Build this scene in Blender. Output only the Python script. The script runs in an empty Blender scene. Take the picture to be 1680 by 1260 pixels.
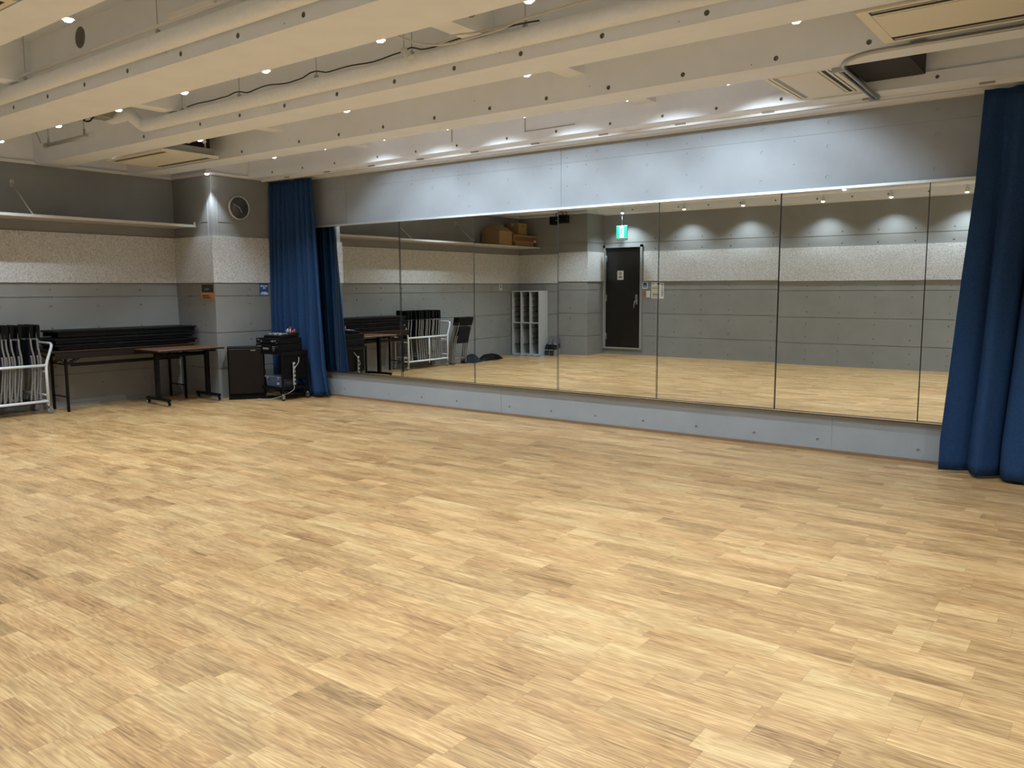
import bpy, math, random
from mathutils import Vector, Matrix
R = math.radians
sc = bpy.context.scene
COL = sc.collection
random.seed(7)

# ------------------------------------------------------------------ materials
def newmat(name):
    m = bpy.data.materials.new(name); m.use_nodes = True
    return m, m.node_tree, m.node_tree.nodes['Principled BSDF']

def mat(name, col, rough=.6, metal=0., noise=0., scale=20., bump=0., spec=None, emit=None, estr=0., alpha=None, trans=None, coat=0.):
    m, nt, b = newmat(name)
    b.inputs['Base Color'].default_value = (*col, 1)
    b.inputs['Roughness'].default_value = rough
    b.inputs['Metallic'].default_value = metal
    if spec is not None: b.inputs['Specular IOR Level'].default_value = spec
    if coat: b.inputs['Coat Weight'].default_value = coat
    if emit: b.inputs['Emission Color'].default_value = (*emit, 1); b.inputs['Emission Strength'].default_value = estr
    if trans: b.inputs['Transmission Weight'].default_value = trans
    if alpha: b.inputs['Alpha'].default_value = alpha
    if noise or bump:
        tc = nt.nodes.new('ShaderNodeTexCoord'); n = nt.nodes.new('ShaderNodeTexNoise')
        n.inputs['Scale'].default_value = scale; n.inputs['Detail'].default_value = 5
        nt.links.new(tc.outputs['Object'], n.inputs['Vector'])
        if noise:
            mr = nt.nodes.new('ShaderNodeMapRange'); mr.inputs[1].default_value = .3; mr.inputs[2].default_value = .7
            mr.inputs[3].default_value = 1 - noise; mr.inputs[4].default_value = 1 + noise
            nt.links.new(n.outputs['Fac'], mr.inputs[0])
            vm = nt.nodes.new('ShaderNodeVectorMath'); vm.operation = 'SCALE'; vm.inputs[0].default_value = col
            nt.links.new(mr.outputs[0], vm.inputs['Scale']); nt.links.new(vm.outputs[0], b.inputs['Base Color'])
        if bump:
            bp = nt.nodes.new('ShaderNodeBump'); bp.inputs['Strength'].default_value = bump; bp.inputs['Distance'].default_value = .01
            nt.links.new(n.outputs['Fac'], bp.inputs['Height']); nt.links.new(bp.outputs[0], b.inputs['Normal'])
    return m

def floor_mat():
    m, nt, b = newmat('oak_strip_floor'); N = nt.nodes; Lk = nt.links
    def math_(op, a, c=None, d=None):
        n = N.new('ShaderNodeMath'); n.operation = op
        for i, v in enumerate((a, c, d)):
            if v is None: continue
            if isinstance(v, (int, float)): n.inputs[i].default_value = v
            else: Lk.new(v, n.inputs[i])
        return n.outputs[0]
    tc = N.new('ShaderNodeTexCoord'); sp = N.new('ShaderNodeSeparateXYZ'); Lk.new(tc.outputs['Object'], sp.inputs[0])
    x, y = sp.outputs[0], sp.outputs[1]
    Wd, Ln = .1285, .66
    yr = math_('DIVIDE', math_('ADD', y, .039 + 12.85), Wd)
    row = math_('FLOOR', yr)
    def wn(*v):
        c = N.new('ShaderNodeCombineXYZ')
        for i, q in enumerate(v):
            if isinstance(q, (int, float)): c.inputs[i].default_value = q
            else: Lk.new(q, c.inputs[i])
        w = N.new('ShaderNodeTexWhiteNoise'); w.noise_dimensions = '3D'; Lk.new(c.outputs[0], w.inputs['Vector'])
        return w
    r1 = wn(row, 3.1, 0).outputs['Value']
    xs = math_('ADD', math_('DIVIDE', math_('ADD', x, 40), Ln), math_('MULTIPLY', r1, 7.3))
    cell = math_('FLOOR', xs); fx = math_('FRACT', xs)
    # some boards are cut in two at an uneven place
    cut = wn(row, cell, 9.7)
    cutpos = math_('ADD', math_('ADD', .33, math_('MULTIPLY', cut.outputs['Value'], .34)), math_('MULTIPLY', math_('GREATER_THAN', cut.outputs['Value'], .45), 3.))
    half = math_('GREATER_THAN', fx, cutpos)
    cid = wn(row, cell, half)
    sepc = N.new('ShaderNodeSeparateColor'); Lk.new(cid.outputs['Color'], sepc.inputs[0])
    ra, rb, rc = sepc.outputs
    # grain: stretched noise, offset per board
    def comb(a, c, d):
        n = N.new('ShaderNodeCombineXYZ')
        for i, q in enumerate((a, c, d)):
            if isinstance(q, (int, float)): n.inputs[i].default_value = q
            else: Lk.new(q, n.inputs[i])
        return n.outputs[0]
    gx = math_('ADD', math_('MULTIPLY', x, 1.3), math_('MULTIPLY', ra, 31))
    gy = math_('ADD', math_('MULTIPLY', y, 9.0), math_('MULTIPLY', rb, 57))
    warp = N.new('ShaderNodeTexNoise'); warp.inputs['Scale'].default_value = 1.6; warp.inputs['Detail'].default_value = 3
    Lk.new(comb(gx, gy, rc), warp.inputs['Vector'])
    rings = math_('FRACT', math_('MULTIPLY', warp.outputs['Fac'], 11.0))
    rings = math_('ABSOLUTE', math_('SUBTRACT', rings, .5))          # 0..0.5 cathedral lines
    fine = N.new('ShaderNodeTexNoise'); fine.inputs['Scale'].default_value = 1.0; fine.inputs['Detail'].default_value = 4
    Lk.new(comb(math_('MULTIPLY', gx, 2.2), math_('MULTIPLY', gy, 17.0), rc), fine.inputs['Vector'])
    big = N.new('ShaderNodeTexNoise'); big.inputs['Scale'].default_value = .8; big.inputs['Detail'].default_value = 2
    Lk.new(comb(math_('MULTIPLY', gx, 2.2), math_('MULTIPLY', gy, 1.3), rc), big.inputs['Vector'])
    v = math_('MULTIPLY', math_('SUBTRACT', ra, .5), .25)
    v = math_('ADD', v, math_('MULTIPLY', math_('SUBTRACT', rings, .25), .55))
    v = math_('ADD', v, math_('MULTIPLY', math_('SUBTRACT', fine.outputs['Fac'], .5), 1.15))
    v = math_('ADD', v, math_('MULTIPLY', math_('SUBTRACT', big.outputs['Fac'], .5), 1.0))
    v = math_('ADD', v, .52)
    ramp = N.new('ShaderNodeValToRGB'); Lk.new(v, ramp.inputs[0])
    e = ramp.color_ramp.elements
    e[0].position = 0.; e[0].color = FLOOR_D; e[1].position = 1.; e[1].color = FLOOR_L
    k = ramp.color_ramp.elements.new(.5); k.color = FLOOR_M
    # hue wander between boards: greyer or redder
    hs = N.new('ShaderNodeMix'); hs.data_type = 'RGBA'; hs.blend_type = 'MULTIPLY'
    tint = N.new('ShaderNodeValToRGB'); Lk.new(rb, tint.inputs[0])
    te = tint.color_ramp.elements; te[0].color = (1.03, .97, .92, 1); te[1].color = (.98, 1.0, .98, 1)
    hs.inputs[0].default_value = 1.; Lk.new(ramp.outputs[0], hs.inputs[6]); Lk.new(tint.outputs[0], hs.inputs[7])
    # joints
    fy = math_('FRACT', yr)
    jy = math_('LESS_THAN', math_('MULTIPLY', math_('MINIMUM', fy, math_('SUBTRACT', 1., fy)), Wd), .0007)
    jx = math_('LESS_THAN', math_('MULTIPLY', math_('MINIMUM', math_('ABSOLUTE', math_('SUBTRACT', fx, cutpos)), math_('MINIMUM', fx, math_('SUBTRACT', 1., fx))), Ln), .0009)
    j = math_('MAXIMUM', jy, jx)
    dk = N.new('ShaderNodeMix'); dk.data_type = 'RGBA'; Lk.new(math_('MULTIPLY', j, .35), dk.inputs[0])
    Lk.new(hs.outputs[2], dk.inputs[6]); dk.inputs[7].default_value = (.10, .055, .025, 1)
    Lk.new(dk.outputs[2], b.inputs['Base Color'])
    b.inputs['Roughness'].default_value = .33
    b.inputs['Specular IOR Level'].default_value = .42
    bp = N.new('ShaderNodeBump'); bp.inputs['Strength'].default_value = .05; bp.inputs['Distance'].default_value = .002
    Lk.new(fine.outputs['Fac'], bp.inputs['Height']); Lk.new(bp.outputs[0], b.inputs['Normal'])
    return m
FLOOR_D = (.205, .108, .043, 1); FLOOR_M = (.465, .278, .120, 1); FLOOR_L = (.700, .482, .236, 1)

def felt_mat():
    m, nt, b = newmat('wood_wool_board'); N = nt.nodes; Lk = nt.links
    tc = N.new('ShaderNodeTexCoord')
    n = N.new('ShaderNodeTexNoise'); n.inputs['Scale'].default_value = 60; n.inputs['Detail'].default_value = 3; n.inputs['Distortion'].default_value = 1.6
    n2 = N.new('ShaderNodeTexNoise'); n2.inputs['Scale'].default_value = 110; n2.inputs['Detail'].default_value = 2
    Lk.new(tc.outputs['Object'], n.inputs['Vector']); Lk.new(tc.outputs['Object'], n2.inputs['Vector'])
    ad = N.new('ShaderNodeMath'); ad.operation = 'ADD'; Lk.new(n.outputs['Fac'], ad.inputs[0]); Lk.new(n2.outputs['Fac'], ad.inputs[1])
    ramp = N.new('ShaderNodeValToRGB'); Lk.new(ad.outputs[0], ramp.inputs[0])
    # range of the sum is centred on 1.0, remap
    mr = N.new('ShaderNodeMapRange'); mr.inputs[1].default_value = .72; mr.inputs[2].default_value = 1.22
    Lk.new(ad.outputs[0], mr.inputs[0]); Lk.new(mr.outputs[0], ramp.inputs[0])
    e = ramp.color_ramp.elements; e[0].color = (.28, .278, .27, 1); e[1].color = (.76, .75, .74, 1)
    k = ramp.color_ramp.elements.new(.45); k.color = (.55, .545, .535, 1)
    Lk.new(ramp.outputs[0], b.inputs['Base Color']); b.inputs['Roughness'].default_value = .95
    bp = N.new('ShaderNodeBump'); bp.inputs['Strength'].default_value = .35; bp.inputs['Distance'].default_value = .006
    Lk.new(ad.outputs[0], bp.inputs['Height']); Lk.new(bp.outputs[0], b.inputs['Normal'])
    return m

def brown_top_mat():
    m, nt, b = newmat('brown_wood_laminate'); N = nt.nodes; Lk = nt.links
    tc = N.new('ShaderNodeTexCoord'); mp = N.new('ShaderNodeMapping'); mp.inputs['Scale'].default_value = (30, 2, 2)
    n = N.new('ShaderNodeTexNoise'); n.inputs['Scale'].default_value = 2; n.inputs['Detail'].default_value = 6
    Lk.new(tc.outputs['Object'], mp.inputs[0]); Lk.new(mp.outputs[0], n.inputs['Vector'])
    r = N.new('ShaderNodeValToRGB'); Lk.new(n.outputs['Fac'], r.inputs[0])
    r.color_ramp.elements[0].position = .3; r.color_ramp.elements[1].position = .7
    r.color_ramp.elements[0].color = (.085, .035, .018, 1); r.color_ramp.elements[1].color = (.19, .085, .045, 1)
    Lk.new(r.outputs[0], b.inputs['Base Color']); b.inputs['Roughness'].default_value = .42
    return m

M = {}
M['floor'] = floor_mat()
M['wall'] = mat('grey_wall_paint', (.262, .260, .248), .62, noise=.05, scale=3.0, bump=.03)
M['wall_pale'] = mat('pale_grey_wall_paint', (.32, .345, .37), .6, noise=.05, scale=3.0, bump=.03)
M['felt'] = felt_mat()
M['ceil'] = mat('cream_ceiling_paint', (.83, .86, .91), .7, noise=.025, scale=2.5)
M['ceilbeam'] = mat('cream_beam_paint', (.87, .90, .95), .7, noise=.025, scale=4)
M['holed'] = mat('bare_hole_concrete', (.30, .28, .255), .9)
M['pipe'] = mat('wrapped_pipe_white', (.87, .90, .94), .6, noise=.03, scale=30)
M['trim'] = mat('cream_trim', (.80, .79, .78), .5)
M['shelf'] = mat('shelf_board', (.55, .52, .47), .5, noise=.03, scale=15)
M['curtain'] = mat('navy_curtain_cloth', (.019, .049, .122), .9, noise=.12, scale=60, bump=.15, spec=.12)
M['mirror'] = mat('mirror_glass', (.90, .935, .915), .0, 1.)
M['chrome'] = mat('bright_metal', (.75, .76, .77), .22, 1.)
M['brushed'] = mat('brushed_aluminium', (.80, .82, .84), .45, .75)
M['steel'] = mat('dull_steel', (.42, .43, .43), .35, 1.)
M['rail'] = mat('grey_rail', (.45, .45, .43), .4, .6)
M['black'] = mat('black_plastic', (.004, .004, .0045), .5, spec=.15)
M['blackm'] = mat('black_metal', (.004, .004, .0045), .45, 0., spec=.18)
M['rubber'] = mat('dark_rubber', (.03, .03, .032), .7)
M['greyr'] = mat('grey_rubber', (.20, .21, .23), .5)
M['spk'] = mat('dark_cabinet_vinyl', (.008, .0055, .0045), .40, spec=.25, noise=.15, scale=120)
M['brown'] = brown_top_mat()
M['darkbrown'] = mat('dark_table_edge', (.012, .007, .005), .45, spec=.3)
M['white'] = mat('white_enamel', (.74, .76, .77), .35)
M['whitep'] = mat('white_plastic', (.72, .72, .70), .4)
M['greyw'] = mat('greyed_white_plastic', (.38, .38, .36), .5)  # white plastic toned down to an even mid grey
M['taupe'] = mat('taupe_tube_enamel', (.205, .19, .172), .38)
M['navyv'] = mat('navy_vinyl', (.006, .0075, .013), .55, spec=.2)
M['dark'] = mat('dark_void', (.012, .010, .008), .8)
M['duct'] = mat('dark_duct_lining', (.030, .025, .019), .75)
M['acp'] = mat('yellowed_air_unit_plastic', (.84, .79, .66), .45)
M['acdark'] = mat('air_unit_slot', (.015, .013, .012), .7)
M['galv'] = mat('galvanised_sheet', (.35, .34, .30), .5, .3)
M['doorb'] = mat('dark_brown_door_veneer', (.010, .0075, .006), .30, noise=.2, scale=8)
M['frame'] = mat('grey_door_frame', (.30, .31, .31), .4)
M['card'] = mat('cardboard', (.30, .185, .085), .8, noise=.06, scale=14)
M['cardd'] = mat('cardboard_print', (.17, .075, .035), .8)
M['kraft'] = mat('kraft_tape', (.42, .33, .19), .5)
M['tan'] = mat('cabinet_grey_white', (.52, .535, .53), .5)
M['clear'] = mat('clear_blue_plastic', (.20, .23, .31), .18, alpha=.40)
M['paper'] = mat('white_paper', (.72, .72, .70), .7)
M['blue'] = mat('blue_print', (.02, .09, .30), .5)
M['sky'] = mat('light_blue_print', (.25, .45, .62), .5)
M['navy'] = mat('navy_print', (.012, .04, .14), .5)
M['ink'] = mat('dark_ink', (.03, .03, .035), .6)
M['orange'] = mat('orange_print', (.62, .25, .07), .5)
M['sunset'] = mat('sunset_print', (.45, .28, .16), .5)
M['night'] = mat('night_photo_print', (.022, .024, .03), .3)
M['gold'] = mat('ochre_card', (.33, .17, .03), .6)
M['red'] = mat('red_plug', (.62, .09, .06), .4)
M['ltblue'] = mat('pale_blue_plug', (.20, .38, .55), .4)
M['beigep'] = mat('beige_print', (.50, .50, .38), .6)
M['pink'] = mat('pink_print', (.5, .2, .25), .6)
M['clockf'] = mat('dark_grey_clock_face', (.055, .055, .055), .45, noise=.05, scale=30)
M['clockr'] = mat('clock_rim', (.55, .54, .51), .35)
M['cloth'] = mat('dark_navy_cloth', (.007, .010, .024), .9, noise=.2, scale=20)
M['grass'] = mat('grey_knit', (.13, .14, .16), .9, noise=.5, scale=60)
M['exitg'] = mat('exit_sign_green', (.01, .35, .18), .4, emit=(.02, .75, .36), estr=1.1)
M['exitw'] = mat('exit_sign_white', (.8, .9, .85), .4, emit=(.60, 1., .86), estr=1.5)
M['lens'] = mat('lit_lamp_lens', (.9, .95, 1.), .3, emit=(.86, .94, 1.), estr=60.)
M['lens'].cycles.emission_sampling = 'NONE'
M['cable'] = mat('white_cable', (.62, .60, .55), .5)
M['darkcable'] = mat('dark_cable', (.035, .022, .016), .6)
M['woodbase'] = mat('wood_base_strip', (.24, .15, .085), .5, noise=.1, scale=8)

# ------------------------------------------------------------------ mesh builder
class MB:
    def __init__(s): s.v = []; s.f = []; s.m = []; s.s = []
    def face(s, idx, mi=0, sm=False): s.f.append(tuple(idx)); s.m.append(mi); s.s.append(sm)
    def add(s, vs, fs, mi=0, sm=False):
        b = len(s.v); s.v += [tuple(v) for v in vs]
        for f in fs: s.face([b + i for i in f], mi, sm)
    def box(s, x0, x1, y0, y1, z0, z1, mi=0, mx=None):
        vs = [Vector((x, y, z)) for x in (x0, x1) for y in (y0, y1) for z in (z0, z1)]
        if mx is not None: vs = [mx @ v for v in vs]
        s.add(vs, [(0, 1, 3, 2), (4, 6, 7, 5), (0, 4, 5, 1), (2, 3, 7, 6), (0, 2, 6, 4), (1, 5, 7, 3)], mi)
        return s
    def bbox(s, x0, x1, y0, y1, z0, z1, b=.004, mi=0, mx=None):
        """box with all edges chamfered"""
        def ring(z, i): 
            return [(x0+i+0, y0+b, z), (x0+b, y0+i, z), (x1-b, y0+i, z), (x1-i, y0+b, z), (x1-i, y1-b, z), (x1-b, y1-i, z), (x0+b, y1-i, z), (x0+i, y1-b, z)]
        def inner(z):
            return [(x0+b, y0+b, z), (x0+b, y0+b, z), (x1-b, y0+b, z), (x1-b, y0+b, z), (x1-b, y1-b, z), (x1-b, y1-b, z), (x0+b, y1-b, z), (x0+b, y1-b, z)]
        rs = [inner(z0), ring(z0+b, 0), ring(z1-b, 0), inner(z1)]
        # collapse inner rings to 4 corners
        vs = []; 
        c0 = [inner(z0)[i] for i in (0, 2, 4, 6)]; c1 = [inner(z1)[i] for i in (0, 2, 4, 6)]
        vs = c0 + rs[1] + rs[2] + c1
        if mx is not None: vs = [mx @ Vector(v) for v in vs]
        fs = [(3, 2, 1, 0), (20, 21, 22, 23)]
        for k in range(8): fs.append((4 + k, 4 + (k+1) % 8, 12 + (k+1) % 8, 12 + k))
        for k in range(4):
            a, a2 = 4 + 2*k, 4 + 2*k + 1; nx = 4 + (2*k + 2) % 8
            fs.append((k, a2, a)); fs.append((k, (k+1) % 4, nx, a2))
            a, a2 = 12 + 2*k, 12 + 2*k + 1; nx = 12 + (2*k + 2) % 8
            fs.append((20 + k, a, a2)); fs.append((20 + k, a2, nx, 20 + (k+1) % 4))
        s.add(vs, fs, mi); return s
    def cyl(s, p, q, r, n=12, mi=0, r2=None, caps=True, sm=True):
        p, q = Vector(p), Vector(q); d = (q - p)
        if d.length < 1e-9: return s
        d.normalize(); a = d.orthogonal().normalized(); c = d.cross(a); r2 = r if r2 is None else r2
        vs = []
        for k in range(n):
            t = 2*math.pi*k/n; o = a*math.cos(t) + c*math.sin(t)
            vs += [p + o*r, q + o*r2]
        fs = [(2*k, 2*((k+1) % n), 2*((k+1) % n)+1, 2*k+1) for k in range(n)]
        s.add(vs, fs, mi, sm)
        if caps:
            b = len(s.v) - 2*n
            s.face([b + 2*k for k in range(n)][::-1], mi); s.face([b + 2*k + 1 for k in range(n)], mi)
        return s
    def tube(s, pts, r, n=8, mi=0, closed=False):
        pts = [Vector(p) for p in pts]; L = len(pts); rings = []
        prev = None
        for i, p in enumerate(pts):
            if closed: t = pts[(i+1) % L] - pts[i-1]
            else: t = pts[min(i+1, L-1)] - pts[max(i-1, 0)]
            t.normalize()
            if prev is None: a = t.orthogonal().normalized()
            else: a = (prev - t*prev.dot(t)).normalized()
            prev = a; c = t.cross(a); b = len(s.v)
            rr = r(i/(L-1)) if callable(r) else r
            for k in range(n):
                w = 2*math.pi*k/n; s.v.append(tuple(p + (a*math.cos(w) + c*math.sin(w))*rr))
            rings.append(b)
        for i in range(L if closed else L-1):
            b0, b1 = rings[i], rings[(i+1) % L]
            for k in range(n): s.face((b0+k, b0+(k+1) % n, b1+(k+1) % n, b1+k), mi, True)
        if not closed:
            s.face([rings[0]+k for k in range(n)][::-1], mi); s.face([rings[-1]+k for k in range(n)], mi)
        return s
    def lathe(s, prof, org, axis='z', n=24, mi=0, sm=True):
        """prof: (radius, height) pairs along axis"""
        o = Vector(org); b = len(s.v)
        ax = {'x': (Vector((0,1,0)), Vector((0,0,1)), Vector((1,0,0))), 'y': (Vector((0,0,1)), Vector((1,0,0)), Vector((0,1,0))),
              'z': (Vector((1,0,0)), Vector((0,1,0)), Vector((0,0,1)))}[axis] if isinstance(axis, str) else axis
        for r, h in prof:
            for k in range(n):
                t = 2*math.pi*k/n; s.v.append(tuple(o + ax[0]*r*math.cos(t) + ax[1]*r*math.sin(t) + ax[2]*h))
        for i in range(len(prof)-1):
            for k in range(n):
                s.face((b+i*n+k, b+i*n+(k+1) % n, b+(i+1)*n+(k+1) % n, b+(i+1)*n+k), mi, sm)
        if prof[0][0] > 1e-6: s.face([b+k for k in range(n)][::-1], mi)
        if prof[-1][0] > 1e-6: s.face([b+(len(prof)-1)*n+k for k in range(n)], mi)
        return s
    def build(s, name, mats, parent=None, loc=None):
        me = bpy.data.meshes.new(name); me.from_pydata(s.v, [], s.f)
        for mm in (mats if isinstance(mats, (list, tuple)) else [mats]): me.materials.append(M[mm] if isinstance(mm, str) else mm)
        for p, mi, sm in zip(me.polygons, s.m, s.s): p.material_index = mi; p.use_smooth = sm
        me.update(); me.validate()
        o = bpy.data.objects.new(name, me); COL.objects.link(o)
        if loc is not None: o.location = loc
        if parent is not None: o.parent = parent
        return o

def tag(o, label=None, cat=None, group=None, kind=None):
    if label: o['label'] = label
    if cat: o['category'] = cat
    if group: o['group'] = group
    if kind: o['kind'] = kind
    return o
def thing(name, loc, label, cat, group=None, rz=0.):
    o = bpy.data.objects.new(name, None); COL.objects.link(o); o.empty_display_size = .1
    o.location = loc; o.rotation_euler = (0, 0, rz)
    return tag(o, label, cat, group)
def copy_tree(o, parent=None):
    c = o.copy(); COL.objects.link(c); c.parent = parent
    for ch in list(o.children): copy_tree(ch, c)
    return c
def struct(o): o['kind'] = 'structure'; return o
def smooth_path(pts, n=6, closed=False):
    """Catmull-Rom through pts"""
    P = [Vector(p) for p in pts]; out = []
    for i in range(len(P)-1):
        p0, p1, p2, p3 = P[max(i-1, 0)], P[i], P[i+1], P[min(i+2, len(P)-1)]
        for k in range(n):
            t = k/n
            out.append(.5*((2*p1) + (p2-p0)*t + (2*p0-5*p1+4*p2-p3)*t*t + (3*p1-p0-3*p2+p3)*t**3))
    out.append(P[-1]); return out
def bend_path(pts, r, n=5):
    """polyline with rounded corners"""
    P = [Vector(p) for p in pts]; out = [P[0]]
    for i in range(1, len(P)-1):
        a, b, c = P[i-1], P[i], P[i+1]
        u = (a-b).normalized(); w = (c-b).normalized(); d = min(r, (a-b).length*.49, (c-b).length*.49)
        s, e = b+u*d, b+w*d
        for k in range(n+1):
            t = k/n; out.append((1-t)**2*s + 2*t*(1-t)*b + t*t*e)
    out.append(P[-1]); return out

def relief(mb, org, ud, vd, U0, U1, V0, V1, holes=(), grooves=(), vgrooves=(), gw=.010, gd=.009, mi=0, hmi=0, cell=None, n=12, skirt=0):
    """a wall face from (U0,V0) to (U1,V1) with real round recesses (u,v,r,depth) and recessed joint lines"""
    ud, vd = Vector(ud), Vector(vd); nn = ud.cross(vd).normalized(); org = Vector(org)   # nn points out of the wall
    us = {U0, U1}; vs = {V0, V1}; cells = {}
    for (u, v, r, d) in holes:
        c = cell or r*1.5
        us |= {u-c, u+c}; vs |= {v-c, v+c}; 
    gr = set()
    for g in grooves: vs |= {g-gw/2, g+gw/2}
    for g in vgrooves: us |= {g-gw/2, g+gw/2}
    us = sorted(q for q in us if U0-1e-6 <= q <= U1+1e-6); vs = sorted(q for q in vs if V0-1e-6 <= q <= V1+1e-6)
    P = lambda u, v, d=0.: tuple(org + ud*u + vd*v - nn*d)
    hm = {}
    for (u, v, r, d) in holes: hm[(round(u, 4), round(v, 4))] = (u, v, r, d)
    for i in range(len(us)-1):
        for j in range(len(vs)-1):
            a, b, c, e = us[i], us[i+1], vs[j], vs[j+1]
            if b-a < 1e-6 or e-c < 1e-6: continue
            h = hm.get((round((a+b)/2, 4), round((c+e)/2, 4)))
            ing = any(abs((c+e)/2-g) < gw/2 for g in grooves) or any(abs((a+b)/2-g) < gw/2 for g in vgrooves)
            if ing:
                mb.add([P(a, c, gd), P(b, c, gd), P(b, e, gd), P(a, e, gd), P(a, c), P(b, c), P(b, e), P(a, e)],
                       [(0, 1, 2, 3), (4, 5, 1, 0), (5, 6, 2, 1), (6, 7, 3, 2), (7, 4, 0, 3)], mi)
            elif h and h[2] < (b-a)/2:
                u, v, r, d = h; m = 4*max(1, n//4); ring = []; sq = []
                for k in range(m):
                    t = 2*math.pi*k/m + math.pi/4; cx, cy = math.cos(t), math.sin(t); f = max(abs(cx), abs(cy))
                    sq.append((u + cx/f*(b-a)/2, v + cy/f*(e-c)/2)); ring.append((u + r*cx, v + r*cy))
                vv = [P(*q) for q in sq] + [P(*q) for q in ring] + [P(u+(q[0]-u)*.8, v+(q[1]-v)*.8, d) for q in ring]
                mb.add(vv, [(k, (k+1) % m, m+(k+1) % m, m+k) for k in range(m)], mi)
                mb.add(vv[m:], [(k, (k+1) % m, m+(k+1) % m, m+k) for k in range(m)], hmi)
                mb.add(vv[2*m:], [tuple(range(m))], hmi)
            else:
                mb.add([P(a, c), P(b, c), P(b, e), P(a, e)], [(0, 1, 2, 3)], mi)
    if skirt:
        q = [(U0, V0), (U1, V0), (U1, V1), (U0, V1)]
        for k in range(4):
            a, b = q[k], q[(k+1) % 4]
            mb.add([P(*a), P(*b), P(*b, skirt), P(*a, skirt)], [(0, 3, 2, 1)], mi)
        mb.add([P(*w, skirt) for w in q], [(3, 2, 1, 0)], mi)
    return mb

# ------------------------------------------------------------------ dimensions
XL, XR = -10.5, 1.1            # left and right walls
YB, YA, YW = -.60, .08, 7.33  # door wall, shallow wall piece beside it, mirror wall
XA = -8.83                      # where the shallow piece ends
XC, YC = -9.6, 6.22            # pillar in the far left corner
ZB, ZS = 2.943, 3.45           # beam undersides, slab
ZF0, ZF1 = 1.547, 2.157        # wood wool band
HZ = [.10, .273, .515, .766, .98, 1.255, 1.454]   # tie holes below the band
HZU = [2.207, 2.417, 2.64, 2.86]
GR = [.406, .881, 1.37]
GRU = [2.347]

# floor / slab
f = MB(); f.box(XL-.2, XR+.2, YB-.2, YW+.2, -.12, 0)
fl = struct(f.build('floor', 'floor'))
def frange(a, b, d):
    out = []
    while a < b: out.append(round(a, 4)); a += d
    return out
def low_holes(us, zs): return [(u, z, .015, .010) for u in us for z in zs]

# left wall (faces +X): u runs along -Y so that u x v = +X ... use ud=(0,1,0), vd=(0,0,1) -> normal +X
w = MB()
ys = frange(.55, YC-.05, .57)
relief(w, (XL, 0, 0), (0, 1, 0), (0, 0, 1), YA, YC, 0, ZF0, low_holes(ys, HZ), GR)
relief(w, (XL, 0, 0), (0, 1, 0), (0, 0, 1), YA, YC, ZF0, 2.99, [], GRU)
w.box(XL-.25, XL-.03, YB-.3, YW+.2, -.1, ZS+.1)
wl = struct(w.build('wall_left', 'wall'))
b = MB(); b.box(XL+.0005, XL+.022, YA, YC, ZF0, ZF1); struct(b.build('acoustic_panel', 'felt', wl))
b = MB(); b.box(XL+.0005, XL+.010, YA, YC, 0, .035); struct(b.build('base_strip', 'wall', wl))

# pillar (left rear corner): side faces -Y, front faces +X
w = MB()
relief(w, (0, YC, 0), (1, 0, 0), (0, 0, 1), XL, XC, 0, 2.99, low_holes([-10.2, -9.85], HZ), GR)
relief(w, (XC, 0, 0), (0, 1, 0), (0, 0, 1), YC, YW, 0, 2.99, low_holes([6.75], HZ), GR + [])
w.box(XL-.02, XC-.03, YC+.03, YW+.1, 0, ZS)
wp = struct(w.build('wall_pillar', 'wall'))
b = MB()
for g in (XC-.085,): b.box(g-.002, g+.002, YC-.004, YC+.001, ZF1+.0, 2.72)
b.box(XC-.25, XC-.085, YC-.003, YC+.001, 2.345, 2.350)
b.box(XC-.001, XC+.004, YC+.085, YC+.089, ZF1+.0, 2.72)
b.box(XC-.001, XC+.003, YC+.085, YC+.30, 2.345, 2.350)
struct(b.build('corner_guard_joint', 'wall_pale', wp))
b = MB(); b.box(XL+.022, XC+.022, YC-.022, YC-.0005, ZF0, ZF1); b.box(XC+.0005, XC+.022, YC-.0005, YW, ZF0, ZF1)
struct(b.build('acoustic_panel', 'felt', wp))

# shallow wall piece beside the door (faces +Y), ud=(-1,0,0)
w = MB()
relief(w, (0, YA, 0), (-1, 0, 0), (0, 0, 1), -XA, -XL, 0, 2.99, low_holes([9.25, 9.85], HZ), GR + GRU)
relief(w, (XA, 0, 0), (0, 1, 0), (0, 0, 1), YB, YA, 0, 2.99, low_holes([-.33], HZ), GR + GRU)
w.box(XL-.02, XA-.03, YB-.3, YA-.03, 0, ZS)
wa = struct(w.build('wall_front_left', 'wall'))
b = MB(); b.box(XL+.022, XA+.022, YA+.0005, YA+.022, ZF0, ZF1); b.box(XA+.0005, XA+.022, YB, YA+.0005, ZF0, ZF1)
struct(b.build('acoustic_panel', 'felt', wa))

# door wall (faces +Y)
DX0, DX1, DZ0, DZ1 = -8.825, -7.90, .145, 2.30      # outer frame of the door
w = MB()
hx = [7.18, 6.61, 6.03, 5.20, 4.65, 4.07, 3.47, 2.88, 2.3, 1.7, 1.1, .5, 0.]
relief(w, (0, YB, 0), (-1, 0, 0), (0, 0, 1), -XR, -DX1, 0, 2.99, low_holes(hx + [7.62], HZ + [2.207, 2.417]), GR + GRU)
relief(w, (0, YB, 0), (-1, 0, 0), (0, 0, 1), -DX1, -XA, DZ1, 2.99, [], GRU)
relief(w, (0, YB, 0), (-1, 0, 0), (0, 0, 1), -DX1, -XA, 0, DZ0, [])
w.box(XA-.05, XR+.2, YB-.3, YB-.10, -.1, ZS+.1)
wd = struct(w.build('wall_front', 'wall'))
b = MB(); b.box(DX1+.03, XR, YB+.0005, YB+.022, ZF0, ZF1)
struct(b.build('acoustic_panel', 'felt', wd))
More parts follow.
